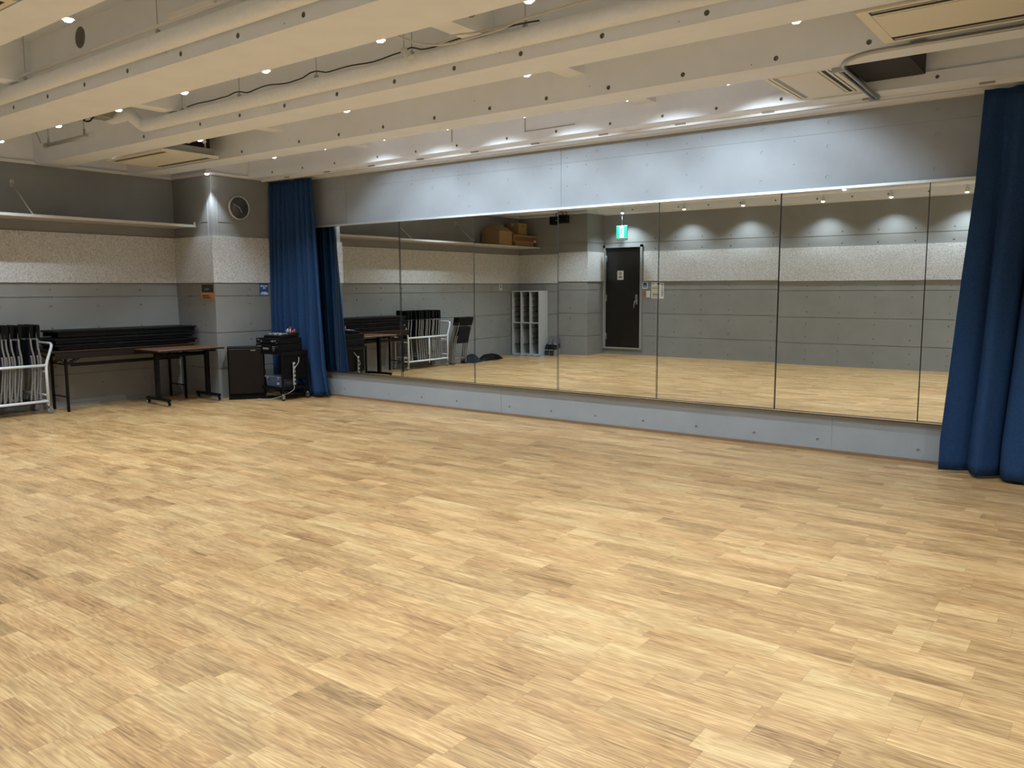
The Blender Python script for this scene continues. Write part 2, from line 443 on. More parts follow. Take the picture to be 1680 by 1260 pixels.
# door
b = MB(); t = .05
b.box(DX0, DX0+t, YB-.08, YB+.03, DZ0, DZ1); b.box(DX1-t, DX1, YB-.08, YB+.03, DZ0, DZ1); b.box(DX0, DX1, YB-.08, YB+.03, DZ1-t, DZ1)
b.box(DX0, DX1, YB-.08, YB+.045, DZ0-.03, DZ0)
dr = struct(b.build('door_1', 'frame'))
b = MB(); b.bbox(DX0+t, DX1-t, YB-.05, YB-.01, DZ0, DZ1-t, .003); b.box(DX0+t+.14, DX0+t+.15, YB-.0101, YB-.009, DZ0, DZ1-t)
leaf = struct(b.build('door_leaf', 'doorb', dr))
b = MB(); b.box(-8.065, -8.015, YB-.010, YB-.002, 1.06, 1.27)
b.tube(bend_path([(-8.04, YB-.002, 1.13), (-8.04, YB+.05, 1.13), (-8.055, YB+.055, 1.12), (-8.075, YB+.05, .985)], .02), .010)
struct(b.build('door_handle', 'chrome', leaf))
for z in (2.02, 1.19, .37):
    b = MB(); b.cyl((DX0+t-.004, YB+.0, z-.07), (DX0+t-.004, YB+.0, z+.07), .012); b.box(DX0+t, DX0+t+.028, YB-.0098, YB-.004, z-.07, z+.07)
    struct(b.build('hinge', 'steel', leaf))
def sign(name, cx, cy, z0, z1, hw, axis, layers, label, cat, extra=None, parent=None, thick=.004):
    """thin printed sheet on a wall. axis '+y','-y','+x'. layers: (u0,u1,v0,v1,mat) in 0..1 of the sheet, drawn on top"""
    b = MB(); mats = [layers[0]]; 
    W_, H_ = hw*2, z1-z0
    def slab(u0, u1, v0, v1, d0, d1, mi):
        a0, a1 = -hw + u0*W_, -hw + u1*W_; c0, c1 = z0 + v0*H_, z0 + v1*H_
        if axis == '+y': b.box(cx - a1, cx - a0, cy + d0, cy + d1, c0, c1, mi)
        elif axis == '-y': b.box(cx + a0, cx + a1, cy - d1, cy - d0, c0, c1, mi)
        elif axis == '+x': b.box(cx + d0, cx + d1, cy + a0, cy + a1, c0, c1, mi)
    slab(0, 1, 0, 1, .0005, thick, 0)
    for k, (u0, u1, v0, v1, mm) in enumerate(layers[1:]):
        if mm not in mats: mats.append(mm)
        slab(u0, u1, v0, v1, thick, thick + .0006 + .0002*k, mats.index(mm))
    o = b.build(name, mats, parent)
    if label: tag(o, label, cat)
    return o
# notice on the door (mirror image in the photo): ring pictogram over lines of small print
o = sign('door_notice', -8.425, YB-.0095, 1.575, 1.765, .072, '+y', ['paper', (.2, .8, .26, .36, 'ink'), (.28, .72, .36, .40, 'pink'), (.2, .8, .12, .14, 'pink'), (.2, .8, .18, .20, 'ink')],
         'white notice with a round pictogram on the dark door', 'notice')
b = MB(); b.tube([(-8.425+.036*math.cos(a*math.pi/10), YB-.0045, 1.705+.036*math.sin(a*math.pi/10)) for a in range(20)], .0035, 6, closed=True)
b.box(-8.437, -8.413, YB-.0052, YB-.0042, 1.685, 1.725); b.build('pictogram', 'ink', o)
sign('wall_notice', -7.84, YB, 1.385, 1.52, .06, '+y', ['paper', (.14, .86, .2, .94, 'blue'), (.4, .62, .62, .86, 'navy'), (.3, .7, .3, .5, 'sky')], 'small blue and white notice beside the door, above the light switch', 'notice')
sign('wall_card', -7.85, YB, 1.235, 1.33, .034, '+y', ['gold', (.2, .8, .55, .75, 'orange')], 'small ochre card left of the white light switch by the door', 'card')
o = sign('light_switch', -7.765, YB, 1.205, 1.345, .042, '+y', ['whitep', (.25, .75, .2, .8, 'paper')], 'white light switch plate beside the dark door', 'switch', thick=.010)
b = MB(); b.bbox(-7.785, -7.745, YB+.0112, YB+.016, 1.235, 1.27, .002); b.bbox(-7.785, -7.745, YB+.0112, YB+.016, 1.28, 1.315, .002); b.build('rocker', 'white', o)
sign('info_poster', -7.595, YB, 1.355, 1.515, .10, '+y', ['paper', (.08, .92, .08, .62, 'beigep'), (.1, .35, .74, .9, 'ink'), (.3, .9, .2, .34, 'sunset'), (.75, .88, .75, .86, 'ink')], 'upper of the two framed notices stuck beside the light switch', 'notice')
sign('info_poster', -7.595, YB, 1.19, 1.345, .10, '+y', ['paper', (.08, .92, .1, .9, 'beigep'), (.16, .84, .42, .58, 'gold'), (.16, .84, .2, .3, 'sky')], 'lower of the two framed notices stuck beside the light switch', 'notice')
sign('info_strip', -7.46, YB, 1.19, 1.515, .036, '+y', ['paper', (.2, .8, .84, .95, 'pink')] + [(.25, .75, .78-.055*k, .80-.055*k, 'ink') for k in range(12)], 'narrow white strip of print right of the framed notices', 'notice')

# mirror wall (faces -Y)
w = MB()
hb = [-9.3, -8.37, -7.52, -6.94, -6.36, -5.56, -4.98, -4.41, -3.84, -3.26, -2.68, -2.1, -1.28, -.7, -.1]
hu = [-9.0, -8.4, -7.84, -7.27, -6.7, -6.13, -5.56, -4.41, -3.84, -3.26, -2.69, -2.11, -1.27, -.7]
relief(w, (0, YW, 0), (1, 0, 0), (0, 0, 1), XC, XR, 0, .335, [(u, .10, .015, .010) for u in hb], [], [-5.68, -1.98], gw=.004, gd=.003)
HU = [(u, z, .017, .004) for u in hu for z in (2.40, 2.66, 2.86)]
HU += [(u, z, .006, .006) for u in (-4.99, -4.78, -4.55, -3.42, -2.4, -6.3, -7.05) for z in (2.53, 2.73, 2.82)]
relief(w, (0, YW, 0), (1, 0, 0), (0, 0, 1), XC, XR, 2.305, 2.99, HU, [2.77], [-4.86, -8.25], gw=.005, gd=.004)
w.box(XC-.2, XR+.2, YW+.04, YW+.25, -.1, ZS+.1)
wb = struct(w.build('wall_back', 'wall_pale'))
b = MB(); b.box(XC, XR, YW-.016, YW-.0005, 0, .026); struct(b.build('baseboard_back', 'woodbase'))

# right wall
w = MB(); w.box(XR, XR+.2, YB-.2, YW+.2, -.1, ZS+.1); struct(w.build('wall_right', 'wall'))

# ------------------------------------------------------------------ ceiling
c = MB(); c.box(XL-.2, XR+.2, YB-.2, YW+.2, ZS, ZS+.15)
ceil = struct(c.build('ceiling', 'ceil'))
tx = [-8.0, -7.0, -6.38, -5.75, -5.09, -4.45, -3.86, -3.28, -2.66, -1.98, -1.39, -.75, -.1, .5]
def beam(y0, y1, hol, name='beam', big=(), hr=.017, zt=ZS):
    b = MB()
    hs = [(x, 2.99, hr, .02) for x in hol] + [(x-.17, 2.975+.05*((i*7) % 3), .0045, .01) for i, x in enumerate(hol) if i % 2]
    hs = [h for h in hs]
    rows = [(x, z, r, d) for x, z, r, d in hs if z < 3.03]
    relief(b, (0, y0, 0), (1, 0, 0), (0, 0, 1), XL, XR, ZB, 3.06, [h for h in rows if h[2] > .01], [], mi=0, hmi=1, skirt=0, cell=.03)
    relief(b, (0, y0, 0), (1, 0, 0), (0, 0, 1), XL, XR, 3.06, zt, list(big), [], mi=0, hmi=1, skirt=0, n=24, cell=.10)
    for x, z, r, d in hs:
        if r < .01: b.cyl((x, y0-.001, z), (x, y0+.01, z), r, 8, 1)
    # far face with its own row of holes
    relief(b, (0, y1, 0), (-1, 0, 0), (0, 0, 1), -XR, -XL, ZB, 3.06, [(-x, 2.99, hr, .02) for x in hol], [], mi=0, hmi=1, skirt=0, cell=.03)
    relief(b, (0, y1, 0), (-1, 0, 0), (0, 0, 1), -XR, -XL, 3.06, zt, [], [], mi=0, hmi=0, skirt=0, n=24)
    b.add([(XL, y0, ZB), (XR, y0, ZB), (XR, y1, ZB), (XL, y1, ZB)], [(3, 2, 1, 0)], 0)
    o = b.build(name, ['ceilbeam', 'holed'], ceil); return struct(o)
BE = [(-.60, -.31), (.80, 1.10), (1.98, 2.24), (3.10, 3.58), (4.46, 4.78), (5.60, 5.90)]
txb1 = [-9.5, -8.95, -8.2, -7.6, -6.97, -6.36, -5.73, -5.05, -4.42, -3.8, -3.2, -2.6, -2.0, -1.4, -.8, -.1]
for k, (a, b_) in enumerate(BE):
    big = []
    if k == 3: big = [(-6.38, 3.335, .078, .05)]
    beam(a, b_, txb1 if k == 3 else tx, big=big)
# last beam against the mirror wall with a shallow ledge
b = MB()
h4 = [-9.07, -8.45, -7.84, -7.09, -6.47, -5.86, -5.18, -4.57, -3.96, -3.42, -2.91, -2.35, -1.75, -1.2, -.6, 0, .6]
relief(b, (0, 6.80, 0), (1, 0, 0), (0, 0, 1), XL, XR, ZB, 3.035, [(x, 2.99, .014, .02) for x in h4], [], mi=0, hmi=1, skirt=0, cell=.03)
b.add([(XL, 6.80, 3.035), (XR, 6.80, 3.035), (XR, 6.82, 3.035), (XL, 6.82, 3.035)], [(0, 1, 2, 3)], 0)
b.add([(XL, 6.82, 3.035), (XR, 6.82, 3.035), (XR, 6.82, ZS), (XL, 6.82, ZS)], [(0, 1, 2, 3)], 0)
b.add([(XL, 6.80, ZB), (XR, 6.80, ZB), (XR, YW+.1, ZB), (XL, YW+.1, ZB)], [(3, 2, 1, 0)], 0)
b.box(-5.946, -5.940, 6.812, 6.822, 3.035, 3.22, 1); b.box(-4.962, -4.956, 6.812, 6.822, 3.035, 3.30, 1); b.box(-4.96, -4.35, 6.797, 6.803, 3.028, 3.036, 1)
struct(b.build('beam', ['ceilbeam', 'holed'], ceil))
ends = [-.31, .80, 1.10, 1.98, 2.24, 3.10, 3.58, 4.46, 4.78, 5.60, 5.90, 6.82]
for i in range(0, 12, 2):
    for x0, x1 in ((-7.40, -7.23), (-3.67, -3.50), (.05, .22)):
        b = MB(); b.box(x0, x1-.0, ends[i], ends[i+1], 3.125, ZS)
        yc = ends[i+1]-.28
        b.cyl((x1, yc, 3.22), (x1+.001, yc, 3.22), .016, 12, 1)
        if i == 6 and x0 < -3 and x0 > -4: b.cyl((x1, 4.2, 3.27), (x1+.0015, 4.2, 3.27), .075, 24, 2)
        struct(b.build('cross_beam', ['ceilbeam', 'holed', 'galv'], ceil))
# the slab's end walls above the grey paint line
b = MB(); b.box(XL-.02, XL+.004, YB, YW, 2.985, ZS); b.box(XL, XC+.004, YC-.004, YW, 2.985, ZS)
b.box(XL, XA+.004, YB, YA+.004, 2.985, ZS); b.box(XA, XR, YB-.1, YB+.004, 2.985, ZS)
struct(b.build('end_wall_strip', 'ceil', ceil))
# trims at the wall heads
b = MB(); b.box(XL, XL+.035, YA, YC, ZB-.002, ZB+.034)
b.box(XL, XC+.035, YC-.035, YC, ZB-.002, ZB+.034); b.box(XC, XC+.035, YC, YW-.05, ZB-.002, ZB+.034)
struct(b.build('trim_1', 'trim'))
b = MB(); b.box(XC+.035, XR, YW-.055, YW-.0, ZB-.012, ZB-.0005)
struct(b.build('trim_2', 'trim'))
b = MB(); b.box(XL, XA+.035, YA, YA+.035, ZB-.002, ZB+.034); b.box(XA, XA+.035, YB, YA, ZB-.002, ZB+.034); b.box(XA+.035, XR, YB, YB+.03, ZB-.012, ZB-.0005)
struct(b.build('trim_3', 'trim'))

# ------------------------------------------------------------------ mirror
mir = thing('wall_mirror', (-4.8, YW-.03, .34), 'wide wall mirror of tall glass panes on the back wall between the curtains', 'mirror')
SE = [-9.58, -8.437, -7.249, -6.046, -4.875, -3.684, -2.491, -1.296, -.10]
TILT = [(.05, .16), (.1, .16), (-.1, .106), (-.6, .10), (-.4, .22), (-.35, .19), (0., .114), (.0, .12)]
ox, oy, oz = mir.location
for k, (yaw, tl) in enumerate(TILT):
    x0, x1 = SE[k]+.003, SE[k+1]-.003; hw = (x1-x0)/2
    b = MB(); b.box(-hw, hw, 0, .005, -.975, .975)
    o = b.build('mirror_pane', 'mirror', mir); o.location = ((x0+x1)/2-ox, .004, 1.321-oz)
    o.rotation_euler = (R(tl), 0, R(-yaw))
for x in SE[1:-1]:
    b = MB(); b.box(x-ox-.0013, x-ox+.0013, -.0125, -.006, .004, 1.950); b.build('pane_joint', 'rubber', mir)
b = MB(); b.box(SE[0]-ox, SE[-1]-ox, -.018, .030, -.006, .000); b.box(SE[0]-ox, SE[-1]-ox, -.018, -.013, -.006, .010)
b.build('bottom_rail', 'chrome', mir)
b = MB(); b.box(SE[0]-ox, SE[-1]-ox, -.018, .030, 1.9575, 1.965); b.box(SE[0]-ox, SE[-1]-ox, -.020, -.013, 1.946, 1.968)
b.build('top_rail', 'brushed', mir)
b = MB(); b.box(SE[0]-ox, SE[-1]-ox, .026, .0295, .004, 1.957); b.build('backing_board', 'dark', mir)

# ------------------------------------------------------------------ curtain rails
b = MB(); b.box(XC+.04, XR, 6.985, 7.020, ZB-.025, ZB-.0005)
for x in frange(-9.0, 1.0, .81): b.box(x-.05, x+.05, 6.968, 6.986, ZB-.012, ZB-.0005, 1)
b.box(XC+.04, XR, 6.997, 7.008, ZB-.0262, ZB-.0248, 1)
tag(b.build('curtain_rail', ['trim', 'holed']), 'long cream curtain rail screwed along the ceiling in front of the mirror wall', 'curtain rail')
pth = [(XR, 5.58, ZB-.015), (-1.30, 5.60, ZB-.015)] + [(-1.30-.32*math.sin(a), 5.60+.32-.32*math.cos(a), ZB-.015) for a in [R(15*k) for k in range(1, 7)]] + [(-1.625, 6.2, ZB-.015), (-1.64, 6.96, ZB-.015)]
b = MB(); b.tube(pth, .013, 6, 0)
b.tube([(-1.655+.0, 5.95, ZB-.02), (-1.67, 6.98, ZB-.02)], .010, 6, 1); b.box(-1.70, -1.63, 6.93, 6.965, ZB-.03, ZB-.001, 1)
b.box(-1.70, -1.60, 5.90, 5.93, ZB-.03, ZB-.001, 1)
for x in (-1.1, -.5, .1): b.box(x-.045, x+.045, 5.56, 5.62, ZB-.006, ZB-.0005, 1)
tag(b.build('curtain_rail', ['rail', 'steel']), 'grey curtain rail that bends in a quarter circle around the ceiling air unit', 'curtain rail')

# ------------------------------------------------------------------ curtains
def curtain(name, left, right, yfun, folds, z0, z1, label, seed=1, amp=(.02, .055), n=260, m=36, header=.11, warp=.5, hem=.0):
    rnd = random.Random(seed); ph = [rnd.uniform(0, 6.28) for _ in range(6)]
    def lerp(tab, z):
        for (za, xa), (zb, xb) in zip(tab, tab[1:]):
            if z >= zb: 
                t = (z-zb)/(za-zb); return xb + (xa-xb)*t
        return tab[-1][1]
    mb = MB(); cols = []
    for i in range(n+1):
        s = i/n
        for j in range(m+1):
            v = j/m; z = z0 + (z1-z0)*v
            xl, xr = lerp(left, z), lerp(right, z)
            wv = 1-v
            sp = s + warp*.045*math.sin(6.28*s*1.5+ph[0]+wv*1.2) + warp*.02*math.sin(6.28*s*3.3+ph[1]-wv*1.7)
            A = amp[0] + (amp[1]-amp[0])*min(1, wv*1.25)
            y = A*math.sin(6.28*folds*sp+ph[2]) + A*.45*math.sin(6.28*folds*.53*sp+ph[3]+wv*.8)+A*.22*math.sin(6.28*folds*2.1*sp+ph[4]-wv)
            if v > 1-header/(z1-z0):
                k = (v-(1-header/(z1-z0)))/(header/(z1-z0)); y = y*(1-k*.35) + .010*math.sin(6.28*folds*2.2*s)*k
            x = xl + (xr-xl)*(s + .11/folds*math.cos(6.28*folds*sp+ph[2])*min(1, wv*2)*min(1, s*8, (1-s)*8))
            mb.v.append((x, yfun(s, wv)+y, z + (hem*(1-v)*math.sin(6.28*folds*s) if hem else 0)))
    for i in range(n):
        for j in range(m):
            a = i*(m+1)+j; mb.face((a, a+m+1, a+m+2, a+1), 0, True)
    o = mb.build(name, 'curtain'); md = o.modifiers.new('thick', 'SOLIDIFY'); md.thickness = .003; md.offset = 0
    return tag(o, label, 'curtain')
curtain('curtain', [(2.93, -9.585), (2.1, -9.592), (1.25, -9.59), (.02, -9.55)], [(2.93, -8.70), (2.05, -8.64), (1.25, -8.58), (.44, -8.52), (.02, -8.42)],
        lambda s, w: 7.135 - .02*w, 8, .03, 2.925, 'gathered navy curtain at the left end of the mirror beside the equipment cart', 5, amp=(.030, .075), warp=.75)
curtain('curtain', [(2.93, -.93), (2.24, -.95), (1.55, -1.0), (.84, -1.04), (.26, -1.075), (.02, -1.075)], [(2.93, .75), (.02, .75)],
        lambda s, w: 7.12 - .05*w - .13*min(1, max(0, s-.06)*3.2)*w, 6.0, .025, 2.915, 'wide navy curtain hanging at the right end of the mirror', 11, amp=(.035, .085), warp=.8, n=300)

# ------------------------------------------------------------------ shelf on the left wall
sh = thing('wall_shelf', (XL, 3.1, 2.3), 'long pale shelf board high on the left wall', 'shelf')
b = MB(); b.box(.0, .54, YA-3.1+.01, YC-3.1-.01, -.012, .012); b.box(.528, .545, YA-3.1+.01, YC-3.1-.01, -.018, .014)
b.build('shelf_board', 'shelf', sh)
for y in (2.45, 4.20, 5.9):
    yy = y-3.1
    if y > 5: 
        b = MB(); b.box(.525, .54, YC-3.1-.035, YC-3.1-.012, .014, .05); b.build('end_bracket', 'trim', sh); continue
    b = MB(); b.tube([(.005, yy, .40), (.50, yy+.0, .012)], .009, 6); b.box(0, .008, yy-.02, yy+.02, .36, .44); b.box(.46, .52, yy-.015, yy+.015, .012, .018)
    b.build('stay_rod', 'shelf', sh)
def carton(name, x0, x1, y0, y1, z0, z1, label, kind='closed', rz=0):
    cx, cy = (x0+x1)/2, (y0+y1)/2; t = thing(name, (cx, cy, z0), label, 'box', rz=rz)
    hx_, hy_, h = (x1-x0)/2, (y1-y0)/2, z1-z0
    b = MB()
    if kind == 'open':
        b.box(-hx_, hx_, -hy_, hy_, 0, .006); 
        for s in (-1, 1):
            b.box(s*hx_-.003, s*hx_+.003, -hy_, hy_, 0, h); b.box(-hx_, hx_, s*hy_-.003, s*hy_+.003, 0, h)
        b.build('body', 'card', t)
        for s in (-1, 1):
            b = MB()
            b.box(-hx_, hx_, 0, .20, -.002, .002, 0, Matrix.Translation((0, s*hy_, h)) @ Matrix.Rotation(R(200 if s < 0 else 148), 4, 'X'))
            b.build('flap', 'card', t)
        b = MB(); b.box(-.15, 0, -hy_, hy_, -.002, .002, 0, Matrix.Translation((hx_, 0, h)) @ Matrix.Rotation(R(32), 4, 'Y')); b.build('flap', 'card', t)
    else:
        b.bbox(-hx_, hx_, -hy_, hy_, 0, h, .003); b.build('body', 'card', t)
        b = MB(); b.box(-.025, .025, -hy_-.0006, hy_+.0006, h-.05, h+.0006) if hy_ > 0 else None; b.build('tape', 'kraft', t)
    return t
carton('cardboard_box', -10.44, -9.99, 1.07, 1.50, 2.315, 2.60, 'open cardboard box with raised flaps on the high wall shelf', 'open')
t = carton('cardboard_box', -10.42, -10.0, .14, .98, 2.40, 2.545, 'flat cardboard box with dark printed side on the wall shelf')
b = MB(); b.box(.2105, .2115, -.40, .40, .02, .11); b.build('printed_side', 'cardd', t); b = MB(); b.box(.2115, .212, -.38, -.32, .02, .05); b.build('address_label', 'paper', t)
carton('cardboard_box', -10.38, -10.02, .22, .90, 2.315, 2.40, 'thin brown box lying under the printed flat box on the shelf')
t = carton('cardboard_box', -10.40, -10.06, .42, .72, 2.545, 2.80, 'small cardboard box topmost on the shelf stack')
b = MB(); b.cyl((.1695, .0, .20), (.1715, .0, .20), .018, 12); b.build('hand_hole', 'dark', t)

# ------------------------------------------------------------------ folding chairs
def make_chair(seatmat='navyv'):
    t = thing('folding_chair', (0, 0, 0), 'x', 'chair')
    r = .0115; h = .195
    for s in (-1, 1):
        b = MB(); b.tube(smooth_path([(s*h, 0.008, .90), (s*h, -.002, .80), (s*h, .004, .66), (s*h, .028, .53), (s*h, .030, .40), (s*h, .018, .16), (s*h, .020, .012)], 4), r, 8)
        b.build('front_leg', 'taupe', t)
        b = MB(); b.tube(smooth_path([(s*(h-.024), .004, .56), (s*(h-.024), .014, .45), (s*(h-.024), .004, .25), (s*(h-.024), -.022, .012)], 4), r, 8)
        b.build('rear_leg', 'taupe', t)
        b = MB(); b.cyl((s*h, .020, 0), (s*h, .020, .028), .014, 8); b.build('foot_cap', 'rubber', t)
        b = MB(); b.cyl((s*(h-.024), -.0225, 0), (s*(h-.024), -.0215, .028), .014, 8); b.build('foot_cap', 'rubber', t)
    b = MB()
    b.tube([(-h, .019, .10), (h, .019, .10)], .008, 6); b.tube([(-h+.024, -.015, .13), (h-.024, -.015, .13)], .008, 6)
    b.build('crossbar', 'taupe', t)
    b = MB()
    for i in range(9):
        pass
    # curved back cushion
    n = 10; vs = []
    for i in range(n+1):
        x = -h-.016 + (2*h+.032)*i/n; c = .016*(1-(2*i/n-1)**2)
        for (yy, z) in ((-.016, .765), (.016, .765), (.018, .90), (.010, .92), (-.012, .92), (-.018, .90)):
            vs.append((x, yy + .008 - c, z))
    fs = []
    for i in range(n):
        for k in range(6): fs.append((i*6+k, i*6+(k+1) % 6, (i+1)*6+(k+1) % 6, (i+1)*6+k))
    fs.append(tuple(range(6))[::-1]); fs.append(tuple(n*6+k for k in range(6)))
    b.add(vs, fs); b.build('backrest', 'black', t)
    b = MB(); b.bbox(-h+.03, h-.03, -.014, .012, .42, .74, .008); b.build('seat', seatmat, t)
    return t
proto = make_chair()
proto_used = False
def place_chair(loc, rot, label, group, sx=1.):
    global proto_used
    o = proto if not proto_used else copy_tree(proto); proto_used = True
    o.location = loc; o.rotation_euler = rot; o.scale = (sx, 1, 1); o['label'] = label; o['group'] = group; return o
ORD = ['first', 'second', 'third', 'fourth', 'fifth', 'sixth', 'seventh', 'eighth', 'ninth', 'tenth', 'eleventh', 'twelfth', 'thirteenth', 'fourteenth', 'fifteenth', 'sixteenth']
TX0, TX1, TY0, TY1 = -10.455, -10.085, 3.21, 4.26
cy = [TY1-.085, TY1-.145] + [TY1-.30-.058*k for k in range(12)]
for k, y in enumerate(cy):
    place_chair(((TX0+TX1)/2-.006, y, .135), (R(-2.0 + 1.2*math.sin(k*2.3)), 0, 0), f'folded black chair on the white trolley, {ORD[k]} from the table end', 'folded chairs on the trolley', .78)
for k, lab in enumerate(['folded chair leaning on the left wall, outermost of the three past the trolley', 'folded chair leaning on the left wall, middle of the three past the trolley', 'folded chair leaning on the left wall, innermost of the three past the trolley']):
    place_chair((-10.12-.075*k, 2.84-.03*k, .0), (R(12), 0, R(90)), lab, 'folded chairs leaning on the wall')

# trolley
tr = thing('chair_trolley', ((TX0+TX1)/2, (TY0+TY1)/2, 0), 'white tube trolley on castors loaded with folded chairs', 'trolley')
X0, X1, Y0, Y1 = TX0-tr.location.x, TX1-tr.location.x, TY0-tr.location.y, TY1-tr.location.y
for sy, yy in ((-1, Y0), (1, Y1)):
    b = MB()
    b.tube(bend_path([(X0, yy, .105), (X0, yy, .58), (X0, yy+sy*.09, .83), (X1, yy+sy*.09, .83), (X1, yy, .58), (X1, yy, .105)], .07, 6), .0165, 10)
    b.build('end_frame', 'white', tr)
    b = MB()
    for z in (.15, .22, .50): b.tube([(X0, yy, z), (X1, yy, z)], .012, 8)
    b.build('end_rail', 'white', tr)
for xx in (X0, X1):
    for z in (.15, .575):
        b = MB(); b.tube([(xx, Y0, z), (xx, Y1, z)], .0165, 10); b.build('side_rail', 'white', tr)
    b = MB(); b.tube([(xx, -.02, .10), (xx, -.02, .575)], .0115, 8); b.build('middle_post', 'white', tr)
for x in (X0+.08, X1-.08):
    b = MB(); b.box(x-.02, x+.02, Y0, Y1, .118, .134); b.build('base_bar', 'blackm', tr)
def caster(parent, x, y, zt, r=.036, mat1='steel', mat2='greyr', w=.024, off=.018, name='caster'):
    b = MB(); b.cyl((x, y, zt-.02), (x, y, zt), .016, 10); 
    for s in (-1, 1):
        b.box(x+s*(w/2+.003)-.0015, x+s*(w/2+.003)+.0015, y+off-.018, y+off+.018, r*.7, zt-.018)
    b.box(x-w/2-.004, x+w/2+.004, y-.016, y+off+.018, zt-.022, zt-.016); b.cyl((x-w/2-.006, y+off, r), (x+w/2+.006, y+off, r), .006, 8)
    c_ = b.build(name, mat1, parent)
    b = MB(); b.lathe([(r*.35, -w/2), (r*.85, -w/2), (r, -w/2+.005), (r, w/2-.005), (r*.85, w/2), (r*.35, w/2)], (x, y+off, r), 'x', 18)
    b.build('wheel', mat2, c_)
for x in (X0, X1):
    for y in (Y0, Y1): caster(tr, x, y, .108)

# ------------------------------------------------------------------ long folding table with folded tables stacked on it
LX0, LX1, LY0, LY1 = -10.44, -9.99, 4.32, 6.13
def folding_legs(t, z, hx_, hy_):
    for s in (-1, 1):
        y = s*(hy_-.14)
        for sx in (-1, 1):
            b = MB(); b.bbox(sx*(hx_-.04)-.014, sx*(hx_-.04)+.014, y-.014, y+.014, 0, z-.03, .003); b.build('leg', 'blackm', t)
        b = MB()
        for zz in (.18, z-.14): b.tube([(-hx_+.04, y, zz), (hx_-.04, y, zz)], .009, 6)
        b.build('leg_crossbar', 'blackm', t)
        for sx in (-1, 1):
            b = MB(); b.tube([(sx*(hx_-.04), y, z-.14), (sx*(hx_-.05), y-s*.19, z-.035)], .008, 6); b.tube([(sx*(hx_-.04), y, z-.16), (sx*(hx_-.05), y-s*.24, z-.035)], .006, 6)
            b.tube([(sx*(hx_-.04), y, z-.13), (sx*(hx_-.05), y+s*.11, z-.035)], .008, 6)
            b.build('brace', 'blackm', t)
t = thing('folding_table', ((LX0+LX1)/2, (LY0+LY1)/2, 0), 'long black folding table against the left wall carrying stacked folded tables', 'table')
hx_, hy_ = (LX1-LX0)/2, (LY1-LY0)/2
b = MB(); b.bbox(-hx_, hx_, -hy_, hy_, .712, .737, .004); b.build('tabletop', 'darkbrown', t)
b = MB(); b.box(hx_-.012, hx_-.002, -hy_+.01, hy_-.01, .640, .712); b.build('modesty_board', 'darkbrown', t)
b = MB(); b.box(hx_-.0005, hx_+.001, -hy_+.004, hy_-.004, .733, .737); b.build('edge_strip', 'brown', t)
folding_legs(t, .712, hx_, hy_)
b = MB(); b.box(hx_-.06, hx_-.035, -hy_+.2, hy_-.2, .545, .585); b.build('long_stretcher', 'blackm', t)
b = MB(); b.box(-hx_, hx_-.05, -hy_+.15, hy_-.15, .655, .70); b.build('under_shelf', 'blackm', t)
def folded_table(z, dx, dy, label, h=.072):
    t = thing('folded_table', ((LX0+LX1)/2+dx, (LY0+LY1)/2+.04+dy, z), label, 'table', 'folded tables stacked on the long table')
    b = MB(); b.bbox(-hx_, hx_, -.90, .90, h-.024, h, .003); b.build('tabletop', 'black', t)
    b = MB(); b.box(hx_-.03, hx_-.02, -.88, .88, 0.012, h-.024); b.box(-hx_+.02, -hx_+.03, -.88, .88, .012, h-.024); b.build('side_rail', 'blackm', t)
    b = MB()
    for s in (-1, 1):
        for sx in (-1, 1): b.bbox(sx*.16-.013, sx*.16+.013, s*.80-.0 if s < 0 else .12, -.12 if s < 0 else .80, .0, .026, .003)
        b.tube([(-.16, s*.78, .013), (.16, s*.78, .013)], .008, 6); b.tube([(-.16, s*.2, .013), (.16, s*.2, .013)], .008, 6)
    b.build('folded_leg', 'blackm', t)
    return t
folded_table(.738, 0, .0, 'black folded table, lowest of the stack on the long table')
folded_table(.812, .0, -.03, 'black folded table, second from the bottom of the stack on the long table')
folded_table(.886, -.01, .01, 'black folded table, topmost of the stack on the long table', .088)

# ------------------------------------------------------------------ brown flip-top table
t = thing('wheeled_table', (-9.67, 5.73, 0), 'brown topped table on wheeled black T legs in front of the pillar', 'table', rz=R(-1.5))
b = MB(); b.bbox(-.30, .30, -.455, .445, .688, .712, .004); b.build('tabletop', 'brown', t)
b = MB(); b.box(.2995, .3015, -.45, .44, .690, .706); b.box(-.298, .298, -.4565, -.4548, .690, .706); b.build('edge_strip', 'darkbrown', t)
for y in (-.33, .36):
    b = MB(); b.bbox(-.032, .032, y-.022, y+.022, .085, .66, .004); b.bbox(-.20, .20, y-.02, y+.02, .655, .689, .003); b.build('leg', 'blackm', t)
    b = MB(); b.bbox(-.27, .27, y-.026, y+.026, .066, .098, .006); b.build('foot', 'blackm', t)
    for x in (-.25, .25): caster(t, x, y, .07, .028, 'blackm', 'greyr', .022, .0)
b = MB(); b.bbox(-.05, -.02, -.33, .36, .60, .65, .003); b.build('stretcher', 'blackm', t)
b = MB(); b.tube([(.0, -.33, .63), (.0, .36, .63)], .012, 8); b.build('flip_bar', 'blackm', t)

# ------------------------------------------------------------------ loudspeaker on the floor
ang = math.atan2(.82, .57)
t = thing('floor_speaker', (-9.25, 6.41, 0), 'dark brown box loudspeaker standing on the floor between the table and the cart', 'speaker', rz=ang)
